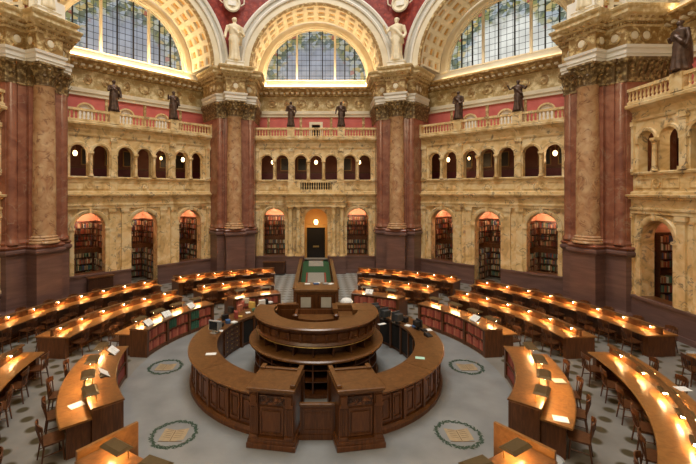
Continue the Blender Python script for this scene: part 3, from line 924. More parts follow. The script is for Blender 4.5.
PIERS = [(-5.45, 13.38, -22.5, 'far left pier beside the central bay'), (5.40, 13.38, 22.5, 'far right pier beside the central bay'),
         (-12.96, 5.82, -67.5, 'great left pier at the edge of the picture'), (12.96, 5.82, 67.5, 'great right pier before the side bay')]
for pi_, (px, py, ang, txt) in enumerate(PIERS):
    t = thing('marble_pier', 'red marble clustered pier with gilded capitals, ' + txt, 'pier', (px, py, 0), -R(ang))
    ks = .74 if pi_ < 2 else 1
    fx = lambda q: [((x * ks if (x * px > 0) == True and abs(x) > .7 else x), y) for x, y in q]
    o = fx(outline(PO)); e = fx(outline(PE))
    MB().sweep(e, [(.10, 0), (.10, .28), (.04, .34), (.0, .42), (.0, 2.82), (.05, 2.86), (.12, 2.95), (.12, 3.05), (.02, 3.12)]).build('pedestal', 'plum_stone', t)
    MB().sweep(e, [(.0, 3.1), (.02, 3.12), (.06, 3.16), (.10, 3.22), (.06, 3.28), (.0, 3.30), (-.02, 3.34)]).build('base_course', 'red_marble', t)
    MB().sweep(o, [(.03, 3.3), (.06, 3.42), (.02, 3.5), (0, 3.56), (0, 10.70)]).build('pier_shaft', 'red_marble', t)
    # quarter columns on the shoulders
    for sg in (-1, 1):
        MB().lathe([(.30, 0), (.30, .12), (.25, .2), (.24, .3), (.22, 7.3)], ((sg * 1.18 * (ks if sg * px > 0 else 1)), .42, 3.36), 20).build('corner_column', 'red_marble', t, smooth=True)
    col = MB().lathe([(.66, 0), (.66, .06), (.62, .1), (.64, .18), (.55, .24), (.57, .30), (.50, .36), (.495, 2.5), (.47, 5.0), (.44, 7.30), (.47, 7.34), (.47, 7.38), (.44, 7.40)], (0, 0, 3.34), 32).build('column', 'shaft_marble', t, smooth=True)
    cap = MB()
    cap.sweep(o, [(0.0, 10.66), (.05, 10.68), (.05, 10.74), (.01, 10.78), (.03, 11.2), (.10, 11.5), (.20, 11.6), (.22, 11.74), (0, 11.76)])
    leaves(cap, o, 10.76, .42, .24, .03, .13); leaves(cap, o, 11.12, .42, .26, .06, .20)
    cap.build('pilaster_capital', 'capital_ornament', t)
    cc = MB()
    cc.lathe([(.46, 0), (.50, .02), (.46, .05), (.44, .08), (.45, .5), (.55, .85), (.62, .95), (.3, .96)], (0, 0, 10.72), 24)
    for (z0, h, n, ph, r0, r1) in ((10.78, .42, 12, 0, .46, .58), (11.10, .40, 12, .5, .48, .64)):
        for i in range(n):
            a = 2 * PI * (i + ph) / n
            pts = []
            for (tt, w, r) in ((0, 1, r0), (.55, 1, r0 + (r1 - r0) * .4), (.85, .8, r1), (1, .5, r1 + .05), (.85, .3, r1 + .10)):
                for sg in (-1, 1):
                    aa = a + sg * .20 * w
                    pts.append((r * math.cos(aa), r * math.sin(aa), z0 + h * tt))
            cc.add(pts, [(0, 1, 3, 2), (2, 3, 5, 4), (4, 5, 7, 6), (6, 7, 9, 8)])
    for i in range(4):
        a = PI / 4 + i * PI / 2
        cc.tube([(.5 * math.cos(a), .5 * math.sin(a), 11.35), (.66 * math.cos(a), .66 * math.sin(a), 11.55), (.78 * math.cos(a), .78 * math.sin(a), 11.6), (.76 * math.cos(a), .76 * math.sin(a), 11.5)], [.05, .06, .07, .05], 6)
    cc.obox((0, 0, 11.66), 1.24, 1.24, .10)
    cc.build('column_capital', 'capital_ornament', t, smooth=True)
    MB().sweep(e, [(-.1, 11.74), (.06, 11.76), (.06, 11.90), (.10, 11.92), (.10, 12.10), (.16, 12.16), (.18, 12.28), (.02, 12.30)]).build('architrave', 'white_plaster', t)
    MB().sweep(e, [(0, 12.28), (0.03, 12.30), (.03, 13.12), (-.05, 13.14)]).build('frieze', 'gilt_ornament', t)
    md = MB()
    for i in range(len(e) - 1):
        a, b_ = Vector(e[i]), Vector(e[i + 1])
        L = (b_ - a).length
        if L < .5: continue
        d = (b_ - a).normalized(); nn = Vector((d.y, -d.x))
        spots = [.5] if L < 1.5 else [.62 if i == 0 else .38, .85 if i == 0 else .15]
        for f_ in spots:
            c = a + (b_ - a) * f_ + nn * .03
            tt = MB().lathe([(.30, 0), (.32, .04), (.26, .06), (.22, .05), (.22, .03)], (0, 0, 0), 20, 0).lathe([(.20, .02), (.17, .06), (0, .08)], (0, 0, 0), 20, 1)
            q = nn.to_3d().to_track_quat('Z', 'Y').to_matrix().to_4x4()
            MB().merge(tt, Matrix.Translation((c.x, c.y, 12.72)) @ q @ Matrix.Diagonal((.85, .95, 1, 1))).build('medallion', ['gilt_ornament', 'cream_plaster'], t, smooth=True)
    co = MB()
    co.sweep(e, [(-.05, 13.10), (.05, 13.12), (.09, 13.18), (.10, 13.30), (.18, 13.34), (.22, 13.42), (.40, 13.55), (.44, 13.60), (.44, 13.74), (.52, 13.82), (.56, 13.92), (.50, 13.97), (-.05, 13.98)])
    co.build('cornice', 'cornice_gilt', t)
    dn = MB()
    for i in range(len(e) - 1):
        a, b_ = Vector(e[i]), Vector(e[i + 1])
        L = (b_ - a).length; d = (b_ - a).normalized(); nn = Vector((d.y, -d.x))
        for (st, sz, o0, z0, z1, mm) in ((.12, .07, .10, 13.20, 13.30, 0), (.30, .15, .17, 13.42, 13.56, 0)):
            n = max(1, int((L + .2) / st))
            for k in range(n):
                c = a - d * .1 + d * (L + .2) * (k + .5) / n + nn * o0
                dn.merge(MB().obox((c.x, c.y, z0), sz, .16 if st < .2 else .30, z1 - z0, math.atan2(d.y, d.x), 0))
    dn.build('dentil_course', 'gilt_ornament', t)
    up = MB()
    up.sweep(e, [(-.10, 13.97), (-.10, 14.15), (-.14, 14.25), (-.16, 15.3)], 0)
    up.sweep([(-.55, .25), (-.55, -.40), (.55, -.40), (.55, .25)], [(.04, 13.98), (.04, 14.04), (0, 14.06), (0, 14.32), (.05, 14.35), (.05, 14.40), (0, 14.42)], 1)
    if pi_ < 2:
        up = MB().sweep([(-.55, .9), (-.55, -.40), (.55, -.40), (.55, .9)], [(.04, 13.98), (.04, 14.04), (0, 14.06), (0, 14.32), (.05, 14.35), (.05, 14.40), (0, 14.42)], 1)
    up.build('statue_plinth', ['white_plaster', 'white_plaster'], t)

# red spandrel shields between the arches
for (px, py, ang, txt) in PIERS[:2]:
    sg = -1 if px < 0 else 1
    c = pol(14.95, ang, 18.55)
    t = thing('spandrel_shield', 'round cream cartouche on the red spandrel over the %s statue' % ('left' if sg < 0 else 'right'), 'ornament', c, -R(ang))
    k = MB().lathe([(.54, 0), (.58, .12), (.50, .18), (.43, .14), (.41, .06)], (0, 0, 0), 28)
    m_ = MB().merge(k, Matrix.Rotation(PI / 2, 4, 'X') @ Matrix.Diagonal((1, 1.1, 1, 1)))
    m_.build('wreath', 'cream_plaster', t, smooth=True)
    m2 = MB().merge(MB().lathe([(.46, .0), (.44, .05), (0, .06)], (0, 0, 0), 24), Matrix.Rotation(PI / 2, 4, 'X'))
    m2.build('roundel_field', 'gilt_ornament', t)
    bk = MB().add([(-.26, -.10, -.15), (0, -.16, -.19), (.26, -.10, -.15), (.26, -.10, .15), (0, -.16, .11), (-.26, -.10, .15)], [(0, 1, 4, 5), (1, 2, 3, 4)])
    bk.build('carved_book', 'white_plaster', t)
    for s_ in (-1, 1):
        MB().tube([(s_ * .62, -.08, -.1), (s_ * .82, -.1, .05), (s_ * .84, -.1, .35), (s_ * .7, -.1, .42)], .045, 6).build('scroll', 'cream_plaster', t, smooth=True)

# ------------------------------------------------------------------ statues (one continuous surface each)
def figure(h, seed, arms, flare=1.0, bend=0.0):
    rnd = random.Random(seed)
    mb = MB(); n = 28
    prof = [(0.00, .20 * flare, .17), (.03, .205 * flare, .175), (.20, .165 * flare, .15), (.38, .145 * flare, .13), (.50, .135, .115), (.58, .115, .10), (.66, .125, .105), (.75, .145, .105), (.80, .155, .095), (.825, .12, .08), (.845, .05, .05), (.87, .042, .045)]
    vs = []; fs = []; ph = rnd.random() * 6
    for (t, a, b_) in prof:
        for i in range(n):
            q = 2 * PI * i / n
            fold = 1 + (.10 * math.sin(7 * q + ph + t * 3) + .05 * math.sin(12 * q + ph * 2)) * max(0, 1 - t / .7)
            sway = bend * math.sin(t * 3)
            vs.append((a * math.cos(q) * fold * h / 1.0 + sway, b_ * math.sin(q) * fold * h, t * h))
    for j in range(len(prof) - 1):
        for i in range(n):
            k = (i + 1) % n
            fs.append((j * n + i, j * n + k, (j + 1) * n + k, (j + 1) * n + i))
    fs.append(tuple(reversed(range(n)))); fs.append(tuple((len(prof) - 1) * n + i for i in range(n)))
    mb.add(vs, fs)
    # head with nose, chin and hair
    mb.lathe([(.001, 0), (.035 * h, .012 * h), (.052 * h, .05 * h), (.056 * h, .08 * h), (.045 * h, .115 * h), (.001, .13 * h)], (0, -.008 * h, .868 * h), 16)
    mb.tube([(0, -.05 * h, .94 * h), (0, -.068 * h, .925 * h), (0, -.055 * h, .915 * h)], [.006 * h, .012 * h, .008 * h], 6)
    mb.tube([(-.05 * h, .01 * h, .96 * h), (0, .045 * h, .965 * h), (.05 * h, .01 * h, .96 * h)], .028 * h, 8)
    if seed % 2: mb.tube([(0, -.045 * h, .895 * h), (0, -.05 * h, .87 * h), (0, -.045 * h, .845 * h)], [.025 * h, .028 * h, .012 * h], 8)
    for sg, pts in zip((-1, 1), arms):
        P = [(sg * .145 * h, 0, .79 * h)] + [(sg * x * h, y * h, z * h) for x, y, z in pts]
        mb.tube(P, [.045 * h, .036 * h, .028 * h, .024 * h][:len(P)] if len(P) <= 4 else .03 * h, 8)
        mb.lathe([(.001, 0), (.028 * h, .02 * h), (.026 * h, .05 * h), (.001, .07 * h)], (P[-1][0], P[-1][1], P[-1][2] - .03 * h), 8)
    # cloak down the back and a fold across the chest
    mb.tube([(-.13 * h, -.03 * h, .80 * h), (0, -.10 * h, .68 * h), (.12 * h, -.08 * h, .55 * h), (.14 * h, .02 * h, .40 * h)], [.03 * h, .035 * h, .045 * h, .03 * h], 8)
    mb.tube([(0, .07 * h, .80 * h), (0, .11 * h, .5 * h), (0, .13 * h, .12 * h)], [.09 * h, .11 * h, .10 * h], 10)
    # feet
    for sg in (-1, 1):
        mb.tube([(sg * .06 * h, 0, .025 * h), (sg * .075 * h, -.17 * h * (1 if flare > .8 else .7), .018 * h)], [.035 * h, .02 * h], 8)
    me = bpy.data.meshes.new('f'); me.from_pydata(mb.v, [], mb.f)
    o = bpy.data.objects.new('f', me); COL.objects.link(o)
    md = o.modifiers.new('r', 'REMESH'); md.mode = 'VOXEL'; md.voxel_size = h * .0135
    sm = o.modifiers.new('s', 'SMOOTH'); sm.factor = .5; sm.iterations = 2
    dg = bpy.context.evaluated_depsgraph_get()
    out = bpy.data.meshes.new_from_object(o.evaluated_get(dg))
    bpy.data.objects.remove(o); bpy.data.meshes.remove(me)
    out.polygons.foreach_set('use_smooth', [True] * len(out.polygons))
    return out


ARMS = [
    [[(.19, -.02, .62), (.12, -.14, .60)], [(.20, -.02, .60), (.16, -.10, .48)]],
    [[(.20, -.02, .62), (.22, -.08, .50)], [(.20, -.02, .60), (.10, -.15, .62)]],
    [[(.18, -.04, .62), (.10, -.14, .66)], [(.21, -.02, .60), (.20, -.06, .46)]],
    [[(.22, -.06, .66), (.26, -.14, .80)], [(.20, -.02, .60), (.18, -.10, .50)]],
    [[(.19, -.02, .60), (.10, -.13, .56)], [(.19, -.02, .60), (.08, -.13, .54)]],
    [[(.24, -.04, .72), (.30, -.06, .86)], [(.22, -.02, .68), (.28, -.08, .74)]],
]
st_txt = {('front', -1): 'bronze robed statue on the central balustrade, left of its doorway', ('front', 1): 'bronze cloaked statue on the central balustrade, right of its doorway',
          ('front_left', -1): 'bronze statue on the left diagonal balustrade, nearer the great left pier', ('front_left', 1): 'slim bronze statue on the left diagonal balustrade, nearer the far pier',
          ('front_right', -1): 'bronze draped statue on the right diagonal balustrade, nearer the far pier', ('front_right', 1): 'bronze statue with raised arm on the right diagonal balustrade',
          ('left', -1): 'bronze statue on the far left side balustrade, nearer the viewer', ('left', 1): 'bronze statue on the far left side balustrade, nearer the great pier',
          ('right', -1): 'dark bronze statue on the right side balustrade at picture edge', ('right', 1): 'bronze statue on the right side balustrade, nearer the viewer'}
for i, (side, th, off, x, y) in enumerate(statue_list):
    sg = -1 if x < 0 else 1
    me = figure(1.78 if side != 'right' else 1.95, i, ARMS[(i + 0) % 6] if (side, sg) != ('front_right', 1) else ARMS[5], .78, .0)
    me.materials.clear(); me.materials.append(MATS['bronze'])
    t = thing('bronze_statue', st_txt[(side, sg)], 'statue', (0, 0, 0))
    place(t, th, off); t.matrix_world = bay_matrix(th, off) @ Matrix.Translation((x, y, 10.34))
    o = bpy.data.objects.new('figure', me); COL.objects.link(o); o.parent = t; o.location = (0, 0, .06)
    MB().box(-.26, .26, -.2, .2, 0, .08).build('plinth', 'bronze', t)
for k, (px, py, ang, txt) in enumerate(PIERS):
    me = figure(2.98, 20 + k, ARMS[(k * 2 + 1) % 6], .66)
    me.materials.clear(); me.materials.append(MATS['statue_plaster'])
    o = bpy.data.objects.new('plaster_statue', me); COL.objects.link(o)
    c = Vector((px, py, 0)) + Vector((math.sin(R(-ang)), -math.cos(R(-ang)), 0)) * 0.05
    o.location = (c.x, c.y, 14.41); o.rotation_euler = (0, 0, -R(ang))
    tag(o, 'cream plaster draped figure standing on the ' + ['far left pier beside the central bay', 'far right pier beside the central bay', 'great left pier, only its hem near the frame', 'great right pier, only its hem near the frame'][k], 'statue')

# ------------------------------------------------------------------ gallery pictures and hanging lanterns
def lantern(p, label, r=.15, drop=.6):
    t = thing('hanging_lantern', label, 'lantern', p)
    MB().lathe([(.03, -r * 1.25), (r * .75, -r * .9), (r, 0), (r * .75, r * .9), (.04, r * 1.2)], (0, 0, 0), 12).build('globe', 'globe_glass', t, smooth=True)
    MB().tube([(0, 0, r), (0, 0, drop)], .012, 6).lathe([(.06, r * 1.15), (.02, r * 1.15 + .08)], (0, 0, 0), 8).build('stem', 'brass', t)
    return t
for (side, th, D0, off) in BAYS:
    M = 15.2 - D0
    spots = {'front': (-3.2, 0, 3.2), 'front_left': (-3.46, 2.98, 1.47), 'front_right': (-3.05, 3.37, -1.6), 'left': (-2.4, 3.5), 'right': (-2.4, 3.5)}[side]
    for j, s_ in enumerate(spots):
        p = bay_point(th, off, s_, 16.2 - M, 7.95)
        small = j == 2 and side != 'front'
        lantern(p, 'glowing globe lantern in the upper arcade of the %s, %s' % (SIDE_TXT[side], ['leftmost', 'middle', 'rightmost'][sorted(spots).index(s_)] if len(spots) == 3 else ['left one', 'right one'][j]), .08 if small else .12, 1.4)
        l = bpy.data.lights.new('lantern_light', 'POINT'); l.energy = 7; l.color = (1, .62, .30); l.shadow_soft_size = .15
        lo = bpy.data.objects.new('lantern_light', l); COL.objects.link(lo); lo.location = bay_point(th, off, s_, 16.2 - M, 7.6)
    for k, x in enumerate(UP):
        if side == 'front' and x == 0: continue
        if k in (0, 4) or (k == 6 and side == 'front'): continue
        t = thing('framed_painting', 'gold-framed dark painting behind the %s upper arch from left, %s' % (ORD[k], SIDE_TXT[side]), 'painting')
        place(t, th, off)
        y = 17.8 - M
        MB().box(x - .3, x + .3, y - .03, y, 7.45, 8.35).build('canvas', 'painting_dark', t)
        MB().box(x - .36, x - .3, y - .06, y, 7.40, 8.40).box(x + .3, x + .36, y - .06, y, 7.40, 8.40).box(x - .3, x + .3, y - .06, y, 8.35, 8.40).box(x - .3, x + .3, y - .06, y, 7.40, 7.45).build('frame', 'picture_gold', t)
lantern((0, 15.9, 3.55), 'glowing lantern hanging in the central doorway arch', .16, 1.3)
l = bpy.data.lights.new('lantern_light', 'POINT'); l.energy = 16; l.color = (1, .66, .32); l.shadow_soft_size = .15
lo = bpy.data.objects.new('lantern_light', l); COL.objects.link(lo); lo.location = (0, 15.6, 3.5)

# ------------------------------------------------------------------ ramp corridor behind the desk
t = thing('carpeted_ramp', 'green carpeted ramp between wooden walls, running up to the dark central doorway', 'ramp')
def wedge(x0, x1, y0, y1, z0, z1, th_, mb=None):
    mb = mb or MB()
    return mb.add([(x0, y0, z0 - th_), (x1, y0, z0 - th_), (x1, y1, z1 - th_), (x0, y1, z1 - th_), (x0, y0, z0), (x1, y0, z0), (x1, y1, z1), (x0, y1, z1)],
                  [(0, 3, 2, 1), (4, 5, 6, 7), (0, 1, 5, 4), (1, 2, 6, 5), (2, 3, 7, 6), (3, 0, 4, 7)])
wedge(-.95, .95, 7.5, 15.0, .04, .85, .04).build('ramp_bed', 'wood', t)
wedge(-.90, .90, 7.5, 15.0, .052, .862, .01).build('green_runner', 'green_carpet', t)
wedge(-.50, .50, 7.5, 12.3, .058, .592, .005, wedge(-.5, .5, 13.7, 15.0, .74, .882, .01)).build('pale_centre', 'pale_carpet', t)
wedge(-.62, -.52, 7.5, 12.3, .060, .592, .005, wedge(.52, .62, 7.5, 12.3, .060, .592, .005)).build('red_border', 'red_carpet', t)
for sg in (-1, 1):
    x0, x1 = sorted((sg * .97, sg * 1.09))
    m_ = MB().box(x0, x1, 6.2, 15.0, 0, 1.02)
    for k in range(7):
        y = 6.4 + k * 1.22
        m_.box(x0 - .02, x1 + .02, y, y + .10, 0, 1.0)
    m_.box(x0 - .03, x1 + .03, 6.2, 15.0, .0, .15)
    m_.build('side_wall', 'wood', t)
    MB().box(x0 - .05, x1 + .05, 6.15, 15.0, 1.02, 1.10).build('hand_rail', 'wood_top', t, bevel=.015)

# ------------------------------------------------------------------ circular counter
SEC = [(12, 50), (50, 90), (90, 130), (130, 157)]
t = thing('circular_counter', 'large round reddish wooden issue counter with panelled outer wall', 'counter')
for sg in (-1, 1):
    body = MB(); top = MB(); pl = MB(); pan = MB(); inn = MB()
    for a, b_ in SEC:
        top.rev([(3.22, .97), (4.06, .97), (4.09, .99), (4.09, 1.02), (4.06, 1.04), (3.22, 1.04)], sg * a, sg * (b_ - .12))
    a, b_ = 12, 157
    body.arc(3.86, 3.92, sg * a, sg * b_, .12, .97); body.arc(3.28, 3.32, sg * a, sg * b_, 0, .95)
    body.arc(3.28, 3.9, sg * a, sg * (a + .5), .0, .97); body.arc(3.28, 3.9, sg * (b_ - .5), sg * b_, .0, .97)
    pl.rev([(3.8, 0), (4.04, 0), (4.04, .10), (3.98, .16), (3.8, .16)], sg * a, sg * b_)
    pl.rev([(3.9, .88), (3.95, .88), (4.03, .95), (4.03, .97), (3.9, .97)], sg * a, sg * b_)
    x = a
    k = 0
    while x < b_ - 1:
        pan.arc(3.92, 3.985, sg * x, sg * (x + 1.3), .14, .90)                     # pilaster strip
        x1 = min(x + 12.1, b_)
        for (p0, p1) in ((x + 1.9, (x + x1) / 2 + .2), ((x + x1) / 2 + 1.0, x1 - .5)):
            if p1 - p0 < 1: continue
            for zz0, zz1 in ((.22, .28), (.80, .86)): pan.arc(3.92, 3.955, sg * p0, sg * p1, zz0, zz1)
            pan.arc(3.92, 3.955, sg * p0, sg * (p0 + .6), .28, .80); pan.arc(3.92, 3.955, sg * (p1 - .6), sg * p1, .28, .80)
            pan.arc(3.92, 3.94, sg * (p0 + 1.1), sg * (p1 - 1.1), .34, .74)
        x += 12.1; k += 1
    top.build('countertop', 'wood_top', t)
    body.build('counter_body', 'wood', t)
    pl.build('plinth', 'wood', t)
    pan.build('panelling', 'wood', t)
    # inner drawers on the left, near-black faces painted as cubby shade on the right
    for (p, q) in ([(62, 80)] if sg < 0 else []):
        for i in range(3):
            for j in range(5):
                a0 = p + i * 6
                dd = MB().arc(3.24, 3.28, sg * a0, sg * (a0 + 5.4), .12 + j * .165, .265 + j * .165).build('drawer', 'wood', t)
                kk = pol(3.225, sg * (a0 + 2.7), .19 + j * .165)
                MB().lathe([(.012, -.02), (.018, 0), (.012, .02)], kk, 8).build('knob', 'brass', dd)
    cub = MB()
    rng = range(38, 60, 11) if sg < 0 else range(50, 116, 11)
    for a0 in rng:
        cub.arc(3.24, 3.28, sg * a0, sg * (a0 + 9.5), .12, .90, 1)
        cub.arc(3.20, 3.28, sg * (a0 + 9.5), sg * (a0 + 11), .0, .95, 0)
    cub.build('inner_cubby', ['wood', 'opening_shade'], t)

t.scale = (.982, .982, 1)
# gate pedestals and swing gate
def pedestal(sg, txt):
    a = 180 + sg * 14.2
    r = 4.0
    t = thing('gate_pedestal', txt, 'pedestal', pol(3.79, a, 0), PI + sg * R(-9.5))
    # local: x lateral, y outward (towards the viewer)
    W, Dp = .505, .50
    b_ = MB().box(-W, W, -Dp, Dp - .1, .14, 1.28)
    b_.box(-W, -W + .2, Dp - .1, Dp - .02, .14, 1.24); b_.box(W - .2, W, Dp - .1, Dp - .02, .14, 1.24)
    b_.build('body', 'wood', t, bevel=.008)
    MB().box(-W - .06, W + .06, -Dp, Dp + .05, 0, .12).box(-W - .04, W + .04, -Dp, Dp + .02, .12, .20).build('plinth', 'wood', t, bevel=.012)
    f_ = MB()
    for (x0, x1, z0, z1) in ((-.28, .28, .26, .30), (-.28, .28, .86, .90), (-.28, -.24, .30, .86), (.24, .28, .30, .86), (-.20, .20, .36, .80)):
        f_.box(x0, x1, Dp - .1, Dp - .07, z0, z1)
    for s2 in (-1, 1):
        x = s2 * (W - .1)
        for dx in (-.05, 0, .05): f_.box(x + dx - .012, x + dx + .012, Dp - .02, Dp, .32, .92)
        f_.box(x - .10, x + .10, Dp - .02, Dp + .02, .24, .30); f_.box(x - .10, x + .10, Dp - .02, Dp + .02, .94, 1.02)
        f_.box(x - .07, x + .07, Dp - .02, Dp + .03, 1.02, 1.20)
    f_.box(-W - .02, W + .02, Dp - .1, Dp + .01, .205, .235)
    f_.build('front_panel', 'wood', t, bevel=.004)
    cv = MB().box(-.29, .29, Dp - .1, Dp - .06, .96, 1.16)
    for i in range(5):
        cv.lathe([(.001, -.06), (.05, 0), (.001, .06)], (-.22 + i * .11, Dp - .06, 1.06), 8)
    cv.build('carving', 'carved_wood', t, smooth=True)
    MB().box(-W - .02, W + .02, -Dp - .02, Dp + .0, 1.24, 1.29).box(-W - .05, W + .05, -Dp - .04, Dp + .05, 1.29, 1.36).build('top', 'wood_top', t, bevel=.02)
    rim = MB()
    e = -sg  # inner side, towards the gate (the local frame is turned about)
    xin = e * (W + .02)
    x0, x1 = sorted((xin - e * .10, xin + e * .02))
    rim.box(x0, x1, -Dp - .12, Dp - .05, 1.36, 1.44)
    x0, x1 = sorted((-xin + e * .0, -xin + e * .12))
    rim.box(x0, x1, -Dp - .12, -Dp + .12, 1.36, 1.42)
    rim.box(-W, W, -Dp - .02, -Dp + .08, 1.36, 1.40)
    rim.build('raised_rim', 'wood_top', t, bevel=.015)
    m_ = MB()
    for k in (-1, 1):
        m_.box(k * W - .05, k * W + .05, -Dp - .12, -Dp + .02, .0, 1.30)
    m_.build('rear_cheek', 'wood', t)
    return t
pedestal(-1, 'tall carved wooden pedestal on the right side of the counter gate')
pedestal(1, 'tall carved wooden pedestal on the left side of the counter gate')
t = thing('swing_gate', 'low panelled wooden swing gate between the two tall pedestals', 'gate', (0.03, -3.80, 0))
MB().box(-.40, .40, -.03, .03, .10, .78).build('gate_panel', 'wood', t)
MB().box(-.36, -.10 + .1, -.045, -.03, .20, .24).box(.0, .36, -.045, -.03, .20, .24).box(-.36, .36, -.045, -.03, .68, .72).box(-.36, -.32, -.045, -.03, .24, .68).box(.32, .36, -.045, -.03, .24, .68).box(-.28, .28, -.04, -.03, .3, .62).build('moulding', 'wood', t)
MB().box(-.42, .42, -.06, .05, .78, .84).build('top_rail', 'wood_top', t, bevel=.012)
MB().box(-.43, .43, -.05, .05, 0, .12).build('gate_plinth', 'wood', t)

# ------------------------------------------------------------------ centre desk tower
t = thing('central_desk_tower', 'tiered round wooden superintendent desk rising inside the circular counter', 'desk')
A0, A1 = 76, 284
m_ = MB(); m_.arc(1.15, 1.25, 48, 312, 0, .98); m_.build('core', 'wood_dark', t)
sh = MB()
for z in (.08, .42, .74):
    sh.arc(1.2, 1.98, 49, 311, z, z + .03)
for a in list(range(49, 312, 19)):
    sh.arc(1.2, 1.98, a, a + 1.2, 0, .98)
sh.arc(1.2, 2.02, 66, 294, 0, .08)
sh.build('lower_shelf', 'wood', t)
MB().rev([(1.2, .98), (2.12, .98), (2.17, 1.01), (2.17, 1.05), (2.12, 1.08), (1.2, 1.08)], 48, 312).build('lower_top', 'wood_top', t)
m_ = MB().arc(1.55, 1.60, 70, 290, 1.08, 1.37)
for a in range(74, 290, 18): m_.arc(1.55, 1.86, a, a + 1.2, 1.08, 1.37)
m_.build('pigeonholes', 'wood_dark', t)
m_ = MB().rev([(1.42, 1.37), (1.90, 1.37), (1.93, 1.41), (1.88, 1.48), (1.88, 1.72), (1.93, 1.78), (1.96, 1.84), (1.42, 1.84)], A0, A1)
for i, a in enumerate(range(A0 + 6, A1 - 4, 11)):
    m_.rev([(1.86, 1.50), (1.92, 1.50), (1.92, 1.56), (1.965, 1.70), (1.965, 1.74), (1.86, 1.74)], a, a + 2.2)
    m_.arc(1.86, 1.90, a + 3.4, a + 9.8, 1.54, 1.57); m_.arc(1.86, 1.90, a + 3.4, a + 9.8, 1.68, 1.71)
m_.build('upper_wall', 'wood', t)
MB().rev([(1.37, 1.83), (1.97, 1.83), (2.02, 1.86), (2.02, 1.89), (1.97, 1.92), (1.37, 1.92)], A0 - 1, A1 + 1).build('upper_top', 'wood_top', t)
MB().rev([(1.93 + .012 * math.cos(q), 1.375 + .012 * math.sin(q)) for q in [0, 1.05, 2.1, 3.14, 4.2, 5.24]], A0, A1).build('brass_rail', 'brass', t)
# back wall left, solid slab right
MB().box(-1.32, -.60, .46, .56, 1.0, 1.88).box(-1.32, -.6, .44, .58, 1.86, 1.92).box(-1.2, -.75, .42, .46, 1.2, 1.75).build('back_panel', 'wood', t)
s_ = MB()
for (x0, x1, y0, y1) in ((.55, 1.90, .36, .60), (1.2, 1.85, -.2, .36), (.55, .72, -.1, .36)): s_.box(x0, x1, y0, y1, 1.80, 1.926)
s_.box(.72, 1.3, -.6, .36, 1.66, 1.74)
s_.build('side_slab', 'wood_top', t)
MB().box(.55, 1.9, .3, .55, 1.0, 1.8).box(.70, 1.38, -.7, .3, 1.0, 1.66).build('side_cabinet', 'wood', t)
MB().arc(0.001, 1.4, 0, 360, .95, 1.0).build('platform', 'wood_dark', t)
# seat-like clerk's desk within the ring
c = MB()
pts = [(-.62 + 1.24 * i / 12, -.62 - .22 * math.sin(PI * i / 12)) for i in range(13)]
for (xa, ya), (xb, yb) in zip(pts[:-1], pts[1:]):
    c.add([(xa, ya, 1.0), (xb, yb, 1.0), (xb, yb + .06, 1.0), (xa, ya + .06, 1.0), (xa, ya, 1.80), (xb, yb, 1.80), (xb, yb + .06, 1.80), (xa, ya + .06, 1.80)], [(0, 3, 2, 1), (4, 5, 6, 7), (0, 1, 5, 4), (2, 3, 7, 6)])
c.box(-.68, -.60, -.66, .3, 1.0, 1.80); c.box(.60, .68, -.66, .3, 1.0, 1.80)
for sg in (-1, 1):
    c.lathe([(.05, 0), (.09, .03), (.10, .09), (.04, .13)], (sg * .64, -.6, 1.80), 12)
    c.box(*sorted((sg * .08, sg * .5)), .26, .30, 1.15, 1.6)
c.box(-.68, .68, .30, .36, 1.0, 1.80)
c.build('clerk_desk', 'wood', t)
MB().box(-.60, .60, -.35, .30, 1.60, 1.64).build('clerk_desk_top', 'wood_top', t, bevel=.01)
# tall book-lift cabinet behind
t = thing('book_lift_cabinet', 'tall wooden book-lift cabinet with two glazed doors behind the central desk', 'cabinet', (-.0, 1.45, 0))
MB().box(-.70, .70, -.42, .58, 0, 2.16).build('body', 'wood', t)
MB().box(-.77, .77, -.50, .66, 2.20, 2.30).box(-.74, .74, -.46, .62, 2.14, 2.20).build('top', 'wood_top', t, bevel=.02)
for sg in (-1, 1):
    x0, x1 = sorted((sg * .08, sg * .64))
    d_ = MB().box(x0, x1, -.45, -.42, 1.58, 2.10).build('door', 'wood', t)
    MB().box(x0 + .10, x1 - .10, -.458, -.45, 1.66, 2.02).build('door_pane', 'grey_plaster', d_)
MB().box(-.07, .07, -.48, -.42, 1.2, 2.14).box(-.74, .74, -.50, -.42, 1.46, 1.54).build('moulding', 'wood', t)

